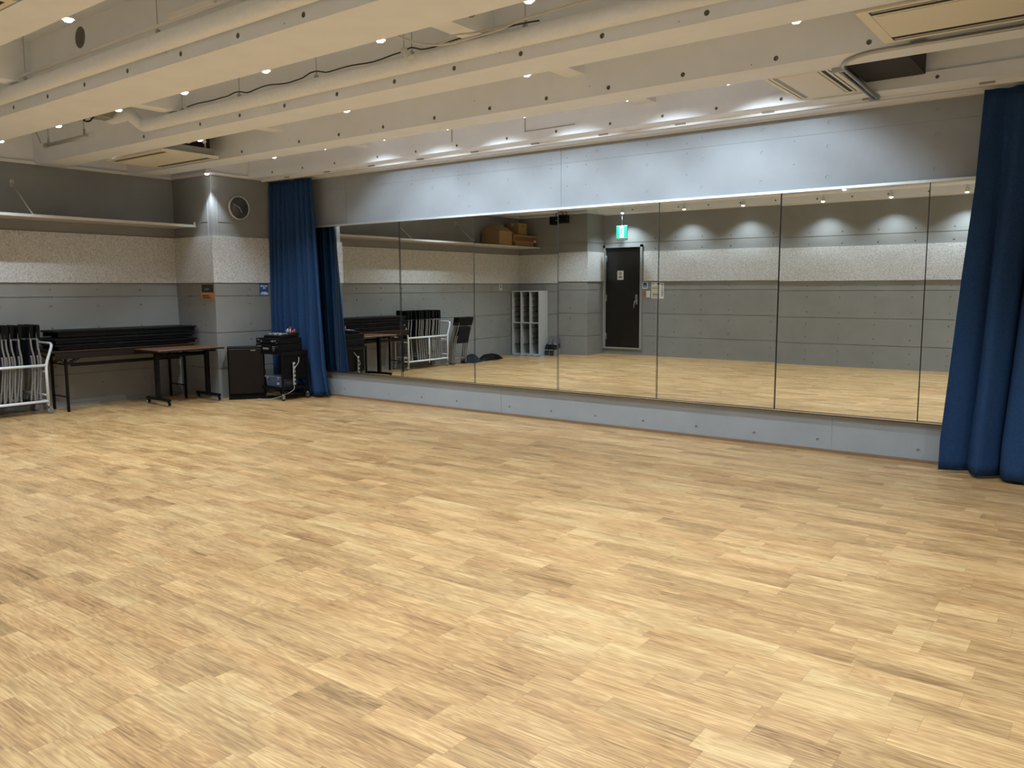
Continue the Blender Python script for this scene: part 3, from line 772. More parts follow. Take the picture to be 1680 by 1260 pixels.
# local x along the front, front faces local -y
b = MB(); b.bbox(-.235, .235, .012, .215, .045, .70, .008); b.build('cabinet', 'black', t)
b = MB(); b.bbox(-.222, .222, -.004, .014, .075, .675, .006); b.build('grille', 'spk', t)
b = MB(); b.box(-.235, .235, -.002, .215, .0, .046); b.build('plinth', 'black', t)
b = MB(); b.box(.06, .12, -.0055, -.003, .648, .656); b.build('badge', 'chrome', t)
b = MB()
for z in (.12, .36, .62): b.bbox(.225, .243, .0, .03, z-.025, z+.025, .003)
b.build('corner_guard', 'blackm', t)

# ------------------------------------------------------------------ equipment cart
CX, CY = -8.985, 6.775
t = thing('equipment_cart', (CX, CY, 0), 'black wheeled equipment cart in front of the left curtain', 'cart')
hx_, hy_ = .275, .20
for sx in (-1, 1):
    for sy in (-1, 1):
        b = MB(); b.bbox(sx*hx_-.013, sx*hx_+.013, sy*hy_-.013, sy*hy_+.013, .085, .64, .003); b.build('post', 'blackm', t)
        caster(t, sx*hx_, sy*hy_, .09, .03, 'steel' if sy < 0 or sx > 0 else 'blackm', 'rubber', .022, .0)
for z, nm in ((.635, 'top_shelf'), (.175, 'bottom_shelf')):
    b = MB(); b.box(-hx_, hx_, -hy_, hy_, z-.006, z)
    b.box(-hx_-.014, hx_+.014, -hy_-.014, -hy_+.0, z-.03, z+.008); b.box(-hx_-.014, hx_+.014, hy_, hy_+.014, z-.03, z+.008)
    b.box(-hx_-.014, -hx_, -hy_, hy_, z-.03, z+.008); b.box(hx_, hx_+.014, -hy_, hy_, z-.03, z+.008)
    b.build(nm, 'blackm', t)
b = MB(); b.box(hx_-.01, hx_-.004, -.17, .19, .28, .60); b.build('side_panel', 'black', t)
b = MB(); b.tube([(hx_-.012, -hy_, .26), (hx_-.012, hy_, .26)], .006, 6); b.tube([(-hx_, -hy_+.0, .09), (hx_, -hy_, .09)], .006, 6); b.build('tie_bar', 'blackm', t)
# things on the cart
def rackunit(x0, x1, z0, z1, label, knobs):
    u = thing('amplifier', (CX+(x0+x1)/2, CY-.01, z0), label, 'amplifier'); hw = (x1-x0)/2; h = z1-z0
    b = MB(); b.bbox(-hw, hw, -.19, .17, .006, h, .004); b.build('case', 'black', u)
    b = MB(); b.bbox(-hw-.004, hw+.004, -.198, -.190, .008, h-.003, .002); b.build('front_panel', 'blackm', u)
    b = MB()
    for (kx, kz, r_) in knobs: b.cyl((kx, -.198, kz), (kx, -.212, kz), r_, 10)
    b.build('knob', 'greyr', u)
    b = MB()
    for s in (-1, 1):
        for s2 in (-1, 1): b.cyl((s*(hw-.03), s2*.14, 0), (s*(hw-.03), s2*.14, .007), .012, 8)
    b.build('foot', 'rubber', u)
    return u
u = rackunit(-.255, .24, .636, .738, 'black amplifier on the top shelf of the cart, under the player', [(-.20, .07, .010), (-.15, .07, .008), (.12, .07, .006), (.15, .07, .006), (.12, .045, .006), (.15, .045, .006), (.135, .02, .006)])
b = MB(); b.box(-.10, .02, -.1995, -.198, .03, .055); b.build('display', 'greyr', u)
b = MB(); b.box(.17, .22, -.1995, -.198, .065, .08); b.build('nameplate', 'steel', u)
u = rackunit(-.250, .235, .739, .815, 'black disc player stacked on the amplifier of the cart', [(-.12, .035, .009), (.17, .045, .009), (.20, .02, .005)])
b = MB(); b.box(-.22, -.16, -.1995, -.198, .045, .062); b.build('nameplate', 'steel', u)
b = MB(); b.box(.08, .13, -.1995, -.198, .03, .05); b.build('display', 'greyr', u)
u = thing('audio_mixer', (CX+.03, CY, .816), 'small black mixer with red, white and blue plugs on top of the cart', 'mixer')
mx = Matrix.Rotation(R(7), 4, 'X')
b = MB(); b.bbox(-.19, .19, -.15, .14, .012, .050, .006, 0, mx); b.box(-.18, .18, -.12, .12, 0, .02); b.build('case', 'black', u)
b = MB()
for i in range(9):
    for j in range(3): 
        p = mx @ Vector((-.16+.035*i, -.10+.045*j, .050)); q = mx @ Vector((-.16+.035*i, -.10+.045*j, .063)); b.cyl(p, q, .006, 8, (i+j) % 3 if j < 2 else 1)
b.build('knob', ['greyr', 'whitep', 'ltblue'], u)
for i, (xx, mm) in enumerate([(-.02, 'ltblue'), (.01, 'whitep'), (.04, 'red'), (.065, 'whitep'), (.11, 'red'), (.15, 'red')]):
    b = MB(); b.cyl((xx, .09, .055), (xx, .09, .095+.018*(i % 2)), .008, 8); b.build('plug', mm, u)
b = MB(); b.tube(smooth_path([(.04, .09, .11), (.05, .09, .135), (.075, .09, .13), (.075, .09, .09)], 4), .004, 6); b.build('plug_lead', 'red', u)
# storage box on the lower shelf
u = thing('storage_box', (CX+.05, CY-.04, .176), 'clear bluish plastic storage box on the lower shelf of the cart', 'box')
b = MB()
n0 = [(-.165, -.115, 0), (.165, -.115, 0), (.165, .115, 0), (-.165, .115, 0)]; n1 = [(-.185, -.13, .12), (.185, -.13, .12), (.185, .13, .12), (-.185, .13, .12)]
b.add(n0 + n1, [(3, 2, 1, 0), (0, 1, 5, 4), (1, 2, 6, 5), (2, 3, 7, 6), (3, 0, 4, 7)]); b.build('tub', 'clear', u)
b = MB(); b.bbox(-.195, .195, -.14, .14, .118, .134, .004); b.build('lid', 'clear', u)
b = MB(); b.box(-.13, .10, -.09, .08, .003, .07); b.build('contents', 'navy', u)
b = MB(); b.bbox(.10, .125, -.150, -.139, .095, .13, .003); b.bbox(-.125, -.10, -.150, -.139, .095, .13, .003); b.build('latch', 'greyr', u)
b = MB(); b.box(.02, .07, -.10, -.09, .02, .05); b.build('paper_slip', 'paper', u)
b = MB(); b.box(-9.20, -9.12, CY-.11, CY+.06, .176, .29)
tag(b.build('cloth_bag', 'navy'), 'small dark blue bag beside the plastic box on the cart', 'bag')
u = thing('power_strip', (CX+hx_+.020, CY-.03, .20), 'white power strip hanging on the right side of the cart', 'power strip')
b = MB(); b.bbox(-.006, .014, -.016, .016, .0, .30, .004); b.build('body', 'greyw', u)
b = MB()
for k in range(5): b.box(.0139, .0155, -.012, .012, .03+.055*k, .055+.055*k)
b.build('socket', 'ink', u)
b = MB(); b.tube(smooth_path([(CX+.29, CY-.03, .2), (CX+.30, CY-.06, .13), (CX+.2, CY-.2, .05), (CX, CY-.26, .006), (CX-.25, CY-.24, .006), (CX-.36, CY-.15, .03), (CX-.34, CY-.16, .12)], 8), .004, 6)
tag(b.build('extension_cord', 'greyw'), 'white cord looping from the power strip to the floor below the cart', 'cord')
b = MB(); b.tube(smooth_path([(CX-.1, CY+.0, .007), (CX-.2, CY-.10, .006), (CX-.32, CY-.12, .006), (CX-.30, CY-.24, .006), (CX-.15, CY-.22, .006), (CX-.05, CY-.14, .012), (CX-.18, CY-.02, .02), (CX-.3, CY-.05, .04), (CX-.31, CY+.1, .2), (CX-.2, CY+.22, .5)], 7), .005, 6)
tag(b.build('extension_cord', 'black'), 'black cord tangled on the floor under the cart', 'cord')
b = MB(); b.tube(smooth_path([(CX+.30, CY+.05, .56), (CX+.33, CY+.02, .5), (CX+.315, CY-.05, .40), (CX+.30, CY-.04, .36)], 7), .0035, 6)
tag(b.build('audio_cable', 'cable'), 'thin pale cable hanging at the upper right side of the cart', 'cable')

# ------------------------------------------------------------------ clock and posters on the pillar
t = thing('wall_clock', (XC, 6.62, 2.545), 'round wall clock with dark face and pale rim on the pillar', 'clock')
b = MB(); b.lathe([(.150, 0), (.158, .010), (.158, .040), (.154, .045), (.145, .045), (.143, .034), (.0, .034)], (0, 0, 0), 'x', 40); b.build('rim', 'clockr', t)
b = MB(); b.lathe([(.1425, .0345), (.1425, .0362), (0, .0362)], (0, 0, 0), 'x', 40); b.build('dial', 'clockf', t)
b = MB()
for k in range(12):
    a = k*math.pi/6; mxk = Matrix.Translation((.0363, 0, 0)) @ Matrix.Rotation(a, 4, 'X')
    b.box(0, .001, -.002, .002, .115, .133 if k % 3 else .137, 0, mxk)
b.build('hour_mark', 'greyr', t)
for L_, a, w_ in ((.075, 148, .004), (.105, 62, .003)):
    # hands seen from the front: hour to lower right, minute to upper left
    b = MB(); sgn = 1
    ang_ = R(a) if L_ < .1 else R(-a)
    b.box(.0375, .0388, -w_, w_, -.015, L_, 0, Matrix.Rotation(-ang_, 4, 'X')); b.build('hand', 'clockr', t)
b = MB(); b.cyl((.037, 0, 0), (.041, 0, 0), .006, 10); b.build('hub', 'clockr', t)
sign('poster', XC-.165, YC, 1.325, 1.53, .155, '-y', ['sunset', (.06, .94, .42, .97, 'night'), (.06, .94, .04, .42, 'orange'), (.06, .9, .34, .46, 'sunset'), (.1, .6, .2, .28, 'ink'), (.1, .72, .08, .15, 'ink'), (.3, .62, .6, .72, 'greyr')],
     'small poster with a dark photo over an orange strip on the pillar side', 'poster')
sign('poster', XC, 6.985, 1.37, 1.535, .072, '+x', ['blue', (.12, .34, .74, .88, 'paper'), (.4, .55, .74, .86, 'paper'), (.62, .88, .74, .86, 'paper'), (.35, .7, .58, .68, 'paper'), (.05, .95, .04, .22, 'sky'), (.2, .8, .18, .32, 'paper'), (.45, .95, .1, .24, 'paper')],
     'blue poster with white lettering on the pillar beside the curtain', 'poster')
sign('wall_notice', XL, .78, 1.40, 1.52, .05, '+x', ['paper', (.1, .9, .3, .95, 'sky'), (.35, .65, .45, .8, 'blue'), (.2, .8, .1, .2, 'blue')], 'small blue notice on the left wall above the shoe cabinet', 'notice')

# ------------------------------------------------------------------ shoe cabinet
KX0, KX1, KY0, KY1, KH = -10.47, -9.75, YA+.01, YA+.34, 1.375
t = thing('shoe_cabinet', ((KX0+KX1)/2, (KY0+KY1)/2, .012), 'tall white open shoe cabinet with three columns in the corner', 'cabinet')
hw, hd = (KX1-KX0)/2, (KY1-KY0)/2
b = MB()
b.box(-hw, hw, -hd, -hd+.006, 0, KH); b.box(-hw, hw, -hd+.006, hd, KH-.02, KH); b.box(-hw, hw, -hd+.006, hd, 0, .02)
for k in range(4):
    x = -hw+.01 + (2*hw-.02)*k/3; b.box(x-.010, x+.010, -hd+.006, hd, .02, KH-.02)
b.build('carcass', 'tan', t)
b = MB(); b.box(-hw+.02, hw-.02, -hd+.006, hd-.004, .68, .70); b.build('fixed_shelf', 'tan', t)
b = MB(); b.box(-hw+.021, hw-.021, -hd+.0061, -hd+.009, .02, KH-.02); b.build('back_panel', 'duct', t)
for k in range(3):
    xa = -hw+.02 + (2*hw-.02)*k/3; xb = xa + (2*hw-.02)/3-.02
    for z in ([.24, .36, .47, .59] if k == 2 else [.22, .56] if k else [.22, .56]) + [.80, .92, 1.03, 1.15, 1.26]:
        b = MB(); b.box(xa, xb, -hd+.01, hd-.06, z, z+.006); b.build('rack_shelf', 'duct', t)
b = MB(); b.box(-10.48, -9.62, YA+.02, YA+.48, .0005, .005)
for k in range(5):
    b.box(-10.46+.17*k, -10.37+.17*k, YA+.36, YA+.478, .005, .0062, 1); b.box(-10.37+.17*k, -10.29+.17*k, YA+.30, YA+.40, .005, .0064, 2)
tag(b.build('floor_mat', ['sky', 'navy', 'paper']), 'flat blue and white patterned mat under the shoe cabinet', 'mat')

# slippers leaning beside the cabinet
def slipper(name, loc, rot, label, m1, group=None):
    t = thing(name, loc, label, 'shoe', group); t.rotation_euler = rot
    out = []
    for i in range(13):
        a = i/12; w_ = .034+.013*math.sin(a*3.6+.3)
        if a < .1: w_ *= .55+4.5*a
        if a > .85: w_ *= 1-((a-.85)/.15)**2*.75
        out.append((w_, a*.25))
    b = MB(); n = len(out)
    for z in (0, .014):
        for s in (-1, 1):
            for w_, l in out: b.v.append((s*w_, z, l))
    idx = lambda zi, s, i: zi*2*n + s*n + i
    for i in range(n-1):
        b.face((idx(0, 0, i), idx(0, 0, i+1), idx(0, 1, i+1), idx(0, 1, i))); b.face((idx(1, 0, i), idx(1, 1, i), idx(1, 1, i+1), idx(1, 0, i+1)))
        for s in (0, 1): b.face((idx(0, s, i), idx(1, s, i), idx(1, s, i+1), idx(0, s, i+1)))
    b.face((idx(0, 0, 0), idx(0, 1, 0), idx(1, 1, 0), idx(1, 0, 0))); b.face((idx(0, 0, n-1), idx(1, 0, n-1), idx(1, 1, n-1), idx(0, 1, n-1)))
    b.build('sole', 'rubber', t)
    b = MB(); rows = 8
    for r_ in range(rows+1):
        l = .11 + .13*r_/rows; hgt = .05*(1-(r_/rows)**2*.75); ww = .046*(1-(r_/rows)**3*.5)
        for k in range(9):
            a = math.pi*k/8; b.v.append((ww*math.cos(a), .013 + hgt*math.sin(a), l))
    for r_ in range(rows):
        for k in range(8): b.face((r_*9+k, r_*9+k+1, (r_+1)*9+k+1, (r_+1)*9+k), 0, True)
    b.build('upper', m1, t)
    b = MB(); b.tube([(.046*math.cos(math.pi*k/8), .014+.051*math.sin(math.pi*k/8), .11) for k in range(9)], .004, 6); b.build('opening_band', 'white', t)
    return t
for k, x in enumerate((-9.66, -9.54)):
    slipper('slipper', (x, YA+.18, .012), (R(8), 0, 0), ['black slipper on end beside the shoe cabinet, nearer the cabinet', 'black slipper on end beside the shoe cabinet, nearer the door'][k], 'black', 'upright black slippers')
for k, x in enumerate((-9.63, -9.51)):
    slipper('slipper', (x, YA+.085, .13), (R(9), 0, 0), ['grey patterned slipper behind the black pair, nearer the cabinet', 'grey patterned slipper behind the black pair, nearer the door'][k], 'grass', 'upright grey slippers')
b = MB(); b.box(-9.70, -9.46, YA+.03, YA+.14, 0, .125)
tag(b.build('shoe_stand', 'frame'), 'low grey stand behind the black slippers that carries the grey pair', 'stand')

# dark clothes heaped on the floor
def heap(cx, cy, rx, ry, h, seed, name, label, m='cloth'):
    rnd = random.Random(seed); n, k = 18, 48; b = MB()
    def hh(r, a):
        return h*max(0, 1-r**2)*(.72+.16*math.sin(2*a+seed)*r+.10*math.sin(5*a+seed*2+3*r)*r+.12*math.sin(7*r+2*a)*r)+.004
    for i in range(n+1):
        r = i/n
        for j in range(k):
            a = 2*math.pi*j/k; rr = r*(1+.16*math.sin(2*a+seed)+.09*math.sin(5*a+seed*3))
            b.v.append((cx+rx*rr*math.cos(a), cy+ry*rr*math.sin(a), hh(r, a) if i < n else .0))
    for i in range(n):
        for j in range(k): b.face((i*k+j, (i+1)*k+j, (i+1)*k+(j+1) % k, i*k+(j+1) % k), 0, True)
    return tag(b.build(name, m), label, 'clothes')
heap(-10.14, 2.36, .19, .33, .21, 2, 'clothes_heap', 'navy heap of cloth on the floor beside the leaning chairs')
heap(-10.12, 1.68, .17, .34, .17, 5, 'clothes_heap', 'flatter black heap of cloth between the navy heap and the shoe cabinet', 'black')

# ------------------------------------------------------------------ exit sign
t = thing('exit_sign', (-8.235, -.30, 2.38), 'green lit emergency exit sign with running figure hanging above the door', 'exit sign')
b = MB(); b.bbox(-.125, .125, -.022, .0, .045, .30, .004); b.build('housing', 'whitep', t)
b = MB(); b.box(-.118, .118, .0, .004, .052, .293); b.build('green_panel', 'exitg', t)
b = MB(); b.box(-.048, .048, .004, .0055, .060, .285); b.build('white_field', 'exitw', t)
b = MB()
b.cyl((.012, .0055, .245), (.012, .0068, .245), .016, 14)
def limb(p, q, w_): 
    p, q = Vector((p[0], .0055, p[1])), Vector((q[0], .0055, q[1])); d = (q-p).normalized(); s_ = Vector((d.z, 0, -d.x))*w_
    vs = [p+s_, p-s_, q-s_, q+s_]; b.add(vs + [v+Vector((0, .0013, 0)) for v in vs], [(0, 1, 2, 3), (7, 6, 5, 4), (0, 4, 5, 1), (1, 5, 6, 2), (2, 6, 7, 3), (3, 7, 4, 0)])
limb((.006, .225), (-.008, .165), .012); limb((-.008, .165), (.024, .135), .009); limb((.024, .135), (.018, .085), .008); limb((-.008, .165), (-.020, .125), .009); limb((-.020, .125), (-.050, .110), .008)
limb((.004, .22), (.036, .195), .006); limb((.036, .195), (.046, .215), .006); limb((.002, .215), (-.030, .205), .006); limb((-.030, .205), (-.040, .175), .006)
b.build('running_figure', 'exitg', t)
b = MB(); b.bbox(-.125, .125, -.026, .006, .0, .045, .003); b.build('base_unit', 'galv', t)
b = MB(); b.cyl((0, -.011, .30), (0, -.011, ZS-2.38), .008, 8); b.build('hanging_rod', 'frame', t)

# black loudspeaker under the ceiling
t = thing('ceiling_speaker', (-9.31, .36, 2.745), 'small black loudspeaker hanging from the ceiling left of the exit sign', 'speaker', rz=R(-12))
b = MB(); b.bbox(-.165, .165, -.09, .09, .0, .165, .008); b.build('cabinet', 'black', t)
b = MB(); b.bbox(-.155, .155, .090, .096, .01, .155, .003); b.build('grille', 'blackm', t)
b = MB(); b.box(-.03, .01, .0961, .0975, .075, .085); b.build('badge', 'steel', t)
b = MB(); b.tube(bend_path([(-.05, 0, .165), (-.05, 0, .24), (.05, 0, .24), (.05, 0, .165)], .02), .009, 6); b.cyl((0, 0, .24), (0, 0, ZS-2.745), .016, 8)
b.tube(smooth_path([(.02, .0, .30), (.09, .02, .27), (.14, .0, .20), (.12, -.02, .165)], 5), .006, 6); b.build('mount', 'blackm', t)

# ------------------------------------------------------------------ pipes, hangers, tubes
def pipe_thing(name, pts, r, label, hang=(), n=20):
    b = MB(); b.tube(pts, r, n); o = b.build(name, 'pipe'); tag(o, label, 'pipe')
    for (x, y, z) in hang:
        b = MB(); b.cyl((x, y, z), (x, y, ZS), .003, 6); b.box(x-.014, x+.014, y-.010, y+.010, z-.006, z+.012); b.tube([(x-.012, y, z+.008), (x+.016, y-.008, z+.03)], .004, 5)
        b.build('hanger', 'rail', o)
    return o
p1 = pipe_thing('ceiling_pipe', [(XL, 3.02, 3.062), (-8, 3.02, 3.062), (-4, 3.02, 3.062), (XR, 3.02, 3.062)], .058, 'thick white wrapped pipe along the wide ceiling beam', [(x, 3.0, 3.12) for x in (-9.3, -7.1, -5.14, -3.1, -1.0)])
pp = bend_path([(-8.30, 4.28, ZS), (-8.30, 4.28, 3.17), (-7.93, 4.28, 3.17), (-7.86, 4.38, 3.062), (-7.55, 4.38, 3.062), (-4, 4.38, 3.062), (XR, 4.38, 3.062)], .05, 6)
p2 = pipe_thing('ceiling_pipe', pp, .058, 'thick white wrapped pipe with elbows along the second ceiling beam', [(x, 4.36, 3.12) for x in (-7.12, -6.23, -5.21, -4.17, -3.17, -2.0, -.8)])
b = MB(); b.bbox(-8.20, -8.04, 4.02, 4.18, 3.12, 3.30, .01); b.tube([(-8.12, 4.1, 3.30), (-8.12, 4.1, ZS)], .02, 8)
b.tube(smooth_path([(-8.18, 4.02, 3.16), (-8.22, 3.98, 3.10), (-8.10, 3.98, 3.08), (-8.06, 4.02, 3.15)], 5), .008, 6, 1)
tag(b.build('pipe_valve', ['galv', 'dark']), 'small dark valve assembly beside the elbows of the second pipe', 'valve')
b = MB(); b.tube([(-7.20, 2.99, 3.150), (-5.4, 2.99, 3.150), (-3.69, 2.99, 3.152)], .013, 8); b.tube([(-3.48, 2.99, 3.152), (-1.7, 2.99, 3.15), (.03, 2.99, 3.15)], .013, 8)
b.bbox(-4.95, -4.45, 2.965, 2.995, 3.15, 3.19, .004)
tag(b.build('cable_conduit', 'trim'), 'thin cream conduit running above the thick pipe of the wide beam', 'conduit')
pts = []
for k in range(44):
    x = -7.0+.092*k; z = 3.122+.006*math.sin(k*1.1)+.010*math.sin(k*.37)**2+(.02 if min(abs(x+6.23), abs(x+5.21), abs(x+4.17)) < .06 else 0)
    pts.append((x, 4.335, z))
b = MB(); b.tube(smooth_path(pts, 2), .0055, 5)
tag(b.build('dark_cable', 'darkcable'), 'thin dark cable lying along the top of the second ceiling pipe', 'cable')
b = MB()
b.tube(smooth_path([(-4.0, 4.05, 3.14), (-3.85, 4.08, 3.07), (-3.65, 4.10, 3.03), (-3.45, 4.12, 3.035), (-3.25, 4.2, 3.075), (-3.15, 4.3, 3.14), (-2.8, 4.32, 3.16), (-2.2, 4.3, 3.17), (-1.5, 4.3, 3.16)], 7), .008, 6)
b.tube(smooth_path([(-3.70, 4.10, 3.045), (-3.55, 4.10, 3.07), (-3.40, 4.14, 3.07), (-3.2, 4.25, 3.11)], 6), .006, 6)
tag(b.build('white_cable', 'cable'), 'white cables sagging in a loop under the cross beam', 'cable')
t = thing('hanging_tube_lamp', (-8.63, 4.0, 2.955), 'unlit grey tube lamp hung on two rods near the left wall', 'lamp')
b = MB(); b.cyl((-.48, 0, 0), (.46, 0, 0), .020, 12); b.build('tube', 'rail', t)
for s in (-1, 1): b = MB(); b.cyl((s*.47-.02, 0, 0), (s*.47+.03, 0, 0), .026, 12); b.build('end_cap', 'clockr' if s > 0 else 'rail', t)
for x in (-.41, .36): b = MB(); b.cyl((x, 0, .0), (x, 0, ZS-2.955), .006, 6); b.cyl((x, 0, .02), (x, 0, .07), .012, 8); b.build('hanging_rod', 'steel', t)
b = MB(); b.tube(smooth_path([(-9.45, 4.0, 3.30), (-9.40, 4.0, 3.20), (-9.28, 4.0, 3.08), (-9.22, 4.0, 2.99)], 5), .006, 6); b.cyl((-9.45, 4.0, 3.30), (-9.45, 4.0, ZS), .006, 6)
tag(b.build('loose_rod', 'steel'), 'thin bent rod hanging left of the grey tube lamp', 'rod')
t = thing('ceiling_sensor', (-4.09, 4.22, 3.06), 'short white tube fitting tilted beside the second pipe', 'fitting')
b = MB(); b.cyl((-.055, .03, .055), (.055, -.01, -.03), .024, 14); b.build('tube', 'whitep', t)
b = MB(); b.cyl((-.05, .03, .05), (-.05, .03, ZS-3.06), .003, 6); b.build('hanging_rod', 'rail', t)

# ------------------------------------------------------------------ air units
def cassette(name, x0, x1, y0, y1, z, axis, label, box=True, top=.40):
    cx, cy = (x0+x1)/2, (y0+y1)/2; t = thing(name, (cx, cy, z), label, 'air conditioner'); hx_, hy_ = (x1-x0)/2, (y1-y0)/2
    if axis == 'x':   # slots run along x at the two long sides
        b = MB(); sl = .075; e = .030; mg = .06
        b.box(-hx_, hx_, -hy_, -hy_+e, 0, .025); b.box(-hx_, hx_, hy_-e, hy_, 0, .025)
        b.box(-hx_, -hx_+mg, -hy_+e, hy_-e, 0, .025); b.box(hx_-mg, hx_, -hy_+e, hy_-e, 0, .025); b.box(-hx_+mg, hx_-mg, -hy_+e+sl, hy_-e-sl, 0.003, .025)
        b.build('panel_frame', 'acp', t)
        b = MB(); b.bbox(-hx_+mg+.015, hx_-mg-.015, -hy_+e+sl+.02, hy_-e-sl-.02, -.004, .003, .002); b.build('intake_grille', 'acp', t)
        for s in (-1, 1):
            yc = s*(hy_-e-sl/2)
            b = MB(); b.box(-hx_+mg, hx_-mg, yc-sl/2, yc+sl/2, .004, .026); b.build('air_slot', 'acdark', t)
            b = MB(); b.box(-hx_+mg+.01, hx_-mg-.01, yc+s*.012-.004, yc+s*.012+.004, .001, .0045); b.build('louvre', 'acp', t)
    else:
        b = MB(); sl = .06; e = .03; mg = .05
        b.box(-hx_, -hx_+e, -hy_, hy_, 0, .02); b.box(hx_-e, hx_, -hy_, hy_, 0, .02); b.box(-hx_+e, hx_-e, -hy_, -hy_+mg, 0, .02); b.box(-hx_+e, hx_-e, hy_-mg, hy_, 0, .02)
        b.box(-hx_+e+sl, hx_-e-sl, -hy_+mg, hy_-mg, .003, .02); b.build('panel_frame', 'acp', t)
        b = MB(); b.bbox(-hx_+e+sl+.02, hx_-e-sl-.02, -hy_+mg+.0, hy_-mg-.0, -.004, .003, .002); b.build('intake_grille', 'acp', t)
        for s in (-1, 1):
            xc = s*(hx_-e-sl/2)
            b = MB(); b.box(xc-sl/2, xc+sl/2, -hy_+mg, hy_-mg, .004, .021); b.build('air_slot', 'acdark' if s > 0 else 'galv', t)
            b = MB(); b.box(xc-.009+s*.010, xc+.009+s*.010, -hy_+mg+.01, hy_-mg-.01, .001, .0045); b.build('louvre', 'acp', t)
    b = MB(); b.box(-hx_+.03, hx_-.03, -hy_+.03, hy_-.03, .026, top); b.build('unit_body', 'galv', t)
    return t
t = cassette('air_unit', -9.45, -8.25, 4.79, 5.47, 2.922, 'x', 'ceiling air conditioner panel nearest the pillar, between the second and third beams', top=.10)
b = MB(); b.box(-.57, .50, -.33, .30, .10, ZS-2.922)
b.build('upper_casing', 'dark', t)
b = MB(); b.tube([(.56, .20, .10), (.56, .20, .52)], .01, 6); b.tube(smooth_path([(.55, -.2, .15), (.57, -.1, .22), (.56, .0, .14), (.58, .1, .24), (.56, .2, .16)], 4), .022, 8, 1); b.build('mounting', ['steel', 'pipe'], t)
cassette('air_unit', -2.20, -1.71, 5.93, 6.79, 2.955, 'y', 'small ceiling air conditioner panel in front of the mirror wall', top=.30)
cassette('air_unit', -1.27, -.08, 4.795, 5.48, 2.93, 'x', 'ceiling air conditioner panel at the upper right above the curtain side', top=.35)
cassette('air_unit', -5.86, -4.69, 1.30, 1.965, 2.94, 'x', 'ceiling air conditioner panel nearest the camera at the upper left', top=.35)
b = MB(); b.box(-1.69, -1.28, 6.02, 6.79, 3.02, ZS)
tag(b.build('ceiling_duct', 'duct'), 'dark open duct box in the ceiling right of the small air conditioner', 'duct')

# ------------------------------------------------------------------ spotlights
LC = (.74, .88, 1.0)
NL = [0]
def spot(x, y, z, aim, power, size, blend, label, group, rad=.018, wall=-1):
    """spot lamp clamped to the beam side; wall=-1: beam lies at -y of the lamp"""
    t = thing('ceiling_spotlight', (x, y, z), label, 'spotlight', group)
    d = (Vector(aim)-Vector((x, y, z))).normalized()
    q = Vector((0, 0, -1)).rotation_difference(d).to_matrix()
    ax = (q @ Vector((1, 0, 0)), q @ Vector((0, 1, 0)), q @ Vector((0, 0, -1)))
    b = MB(); b.lathe([(.018, -.085), (.026, -.075), (.030, -.02), (.034, 0), (.031, .0), (.029, -.010), (.0, -.012)], (0, 0, 0), ax, 16)
    b.build('housing', 'whitep', t)
    b = MB(); b.lathe([(.028, -.0095), (.026, .004), (.016, .012), (.0, .014)], (0, 0, 0), ax, 16); b.build('lens', 'lens', t)
    b = MB(); b.tube([tuple(ax[2]*-.05), (0, wall*.0, .075), (0, 0, .12)], .006, 6); b.box(-.02, .02, -.012, .012, .12, .13); b.cyl((0, 0, .13), (0, 0, ZS-z), .004, 6); b.build('bracket', 'whitep', t)
    ld = bpy.data.lights.new('lamp_light', 'SPOT'); ld.energy = power*(.82 + .55*min(1., max(0., (x+3.2)/1.8)) + (.55 if x < -7.2 else 0.)); ld.color = LC; ld.spot_size = R(size); ld.spot_blend = blend; ld.shadow_soft_size = rad
    lo = bpy.data.objects.new('lamp_light', ld); COL.objects.link(lo); lo.parent = t
    lo.location = d*(.016+rad*.7); lo.rotation_euler = Vector((0, 0, -1)).rotation_difference(d).to_euler()
    return t
P0 = 62.
def row(xs, y, z, aimf, size, blend, power, desc, group, **k):
    xs = sorted(xs)
    for i, x in enumerate(xs):
        spot(x, y, z, aimf(x), power, size, blend, f'small white ceiling spotlight {desc}, {ORD[i]} from the left wall', group, **k)
down = lambda y: (lambda x: (x, y, 0))
row([-8.4, -6.6, -4.86, -3.1, -1.3, .4], 2.30, 2.968, down(2.4), 125, .7, P0*.80, 'behind the beam above the camera', 'spotlights above the camera side')
row([-9.27, -8.0, -6.9, -5.9, -4.88, -3.74, -2.62, -1.4, -.2], 3.635, 2.966, down(3.75), 125, .7, P0*.78, 'behind the wide beam', 'spotlights behind the wide beam')
row([-9.27, -7.6, -5.4, -3.5, -1.6, .2], 4.83, 2.965, down(4.9), 120, .7, P0*1.0, 'behind the second beam', 'spotlights behind the second beam')
row([-7.0, -6.1, -5.24, -4.34, -3.31, -2.46], 5.955, 2.975, lambda x: (x, 7.33, 1.68), 98, .5, P0*.86, 'aimed at the mirror wall', 'spotlights in front of the mirror wall')
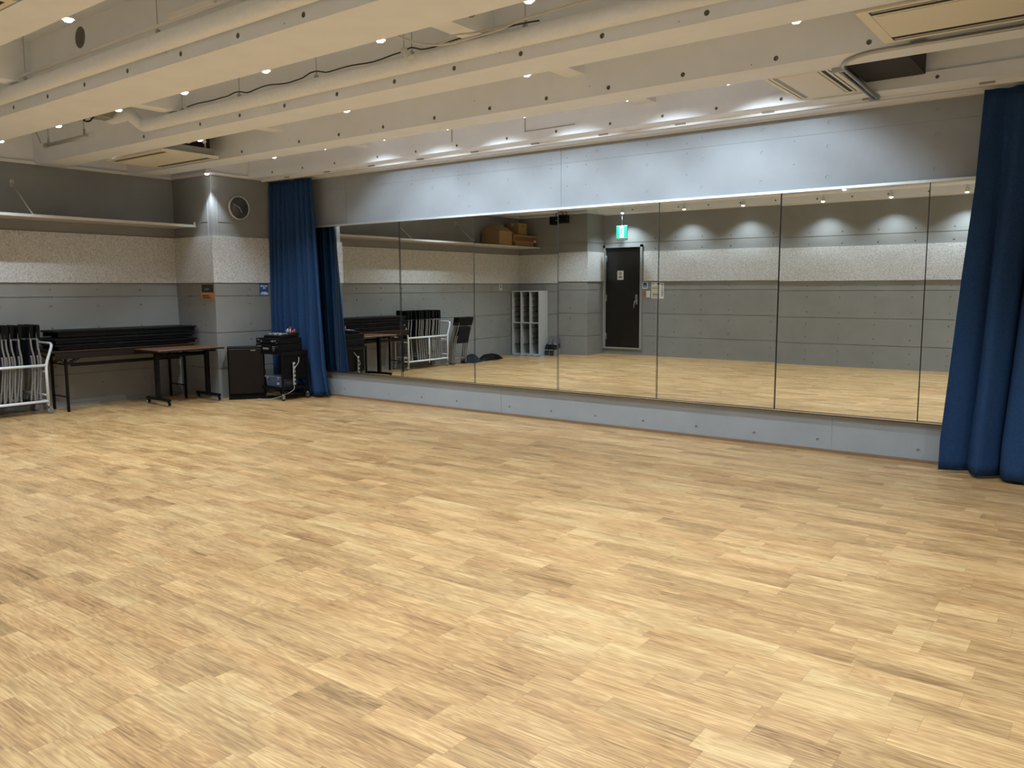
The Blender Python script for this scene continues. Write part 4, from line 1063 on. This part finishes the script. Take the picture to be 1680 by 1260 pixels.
spot(-7.9, 5.955, 2.965, (-8.2, 6.1, 0), P0*.9, 120, .7, 'added unseen ceiling spotlight between the pillar and the mirror wall spotlights, lighting pillar and cart', 'spotlights in front of the mirror wall')  # unseen extra lamp, put in to brighten the pillar front and the cart
spot(-9.49, 6.11, 2.93, (-9.56, 6.18, 0), P0*.55, 80, .7, 'small lit ceiling spotlight just in front of the pillar corner', 'pillar spotlight')
row([-8.2, -6.85, -5.67, -4.33, -3.22, -2.1, -.9, .3], -.25, 2.93, lambda x: (x, -.31, 0), 116, .85, P0*.72, 'along the door wall', 'spotlights along the door wall')
row([-8.6, -6.0, -3.6, -1.2], 1.16, 2.955, down(1.2), 125, .7, P0*.8, 'behind the camera', 'spotlights behind the camera')

# ------------------------------------------------------------------ world, camera
wd_ = bpy.data.worlds.new('world'); sc.world = wd_; wd_.use_nodes = True
wd_.node_tree.nodes['Background'].inputs[0].default_value = (.5, .5, .5, 1); wd_.node_tree.nodes['Background'].inputs[1].default_value = 0.02
fpx, pi_, ro_, ya_ = 1324.1, R(6.712), R(-.1899), R(36.999)
F = Vector((-math.sin(ya_)*math.cos(pi_), math.cos(ya_)*math.cos(pi_), -math.sin(pi_)))
Rt = F.cross(Vector((0, 0, 1))).normalized(); U = Rt.cross(F)
R2 = Rt*math.cos(ro_) + U*math.sin(ro_); U2 = -Rt*math.sin(ro_) + U*math.cos(ro_)
cd = bpy.data.cameras.new('camera'); cam = bpy.data.objects.new('camera', cd); COL.objects.link(cam)
mw = Matrix((R2, U2, -F)).transposed().to_4x4(); mw.translation = Vector((0, 0, 1.45)); cam.matrix_world = mw
cd.sensor_width = 36.; cd.lens = fpx*36/1680; cd.clip_start = .05; sc.camera = cam
vs_ = sc.view_settings; vs_.view_transform = 'Standard'; vs_.look = 'None'; vs_.gamma = 1.; vs_.exposure = .44; vs_.use_curve_mapping = False
cy_ = sc.cycles; cy_.use_denoising = True; cy_.max_bounces = 9; cy_.diffuse_bounces = 5; cy_.glossy_bounces = 4; cy_.transparent_max_bounces = 6
cy_.sample_clamp_indirect = 4.; cy_.blur_glossy = 1.0; cy_.use_light_tree = True
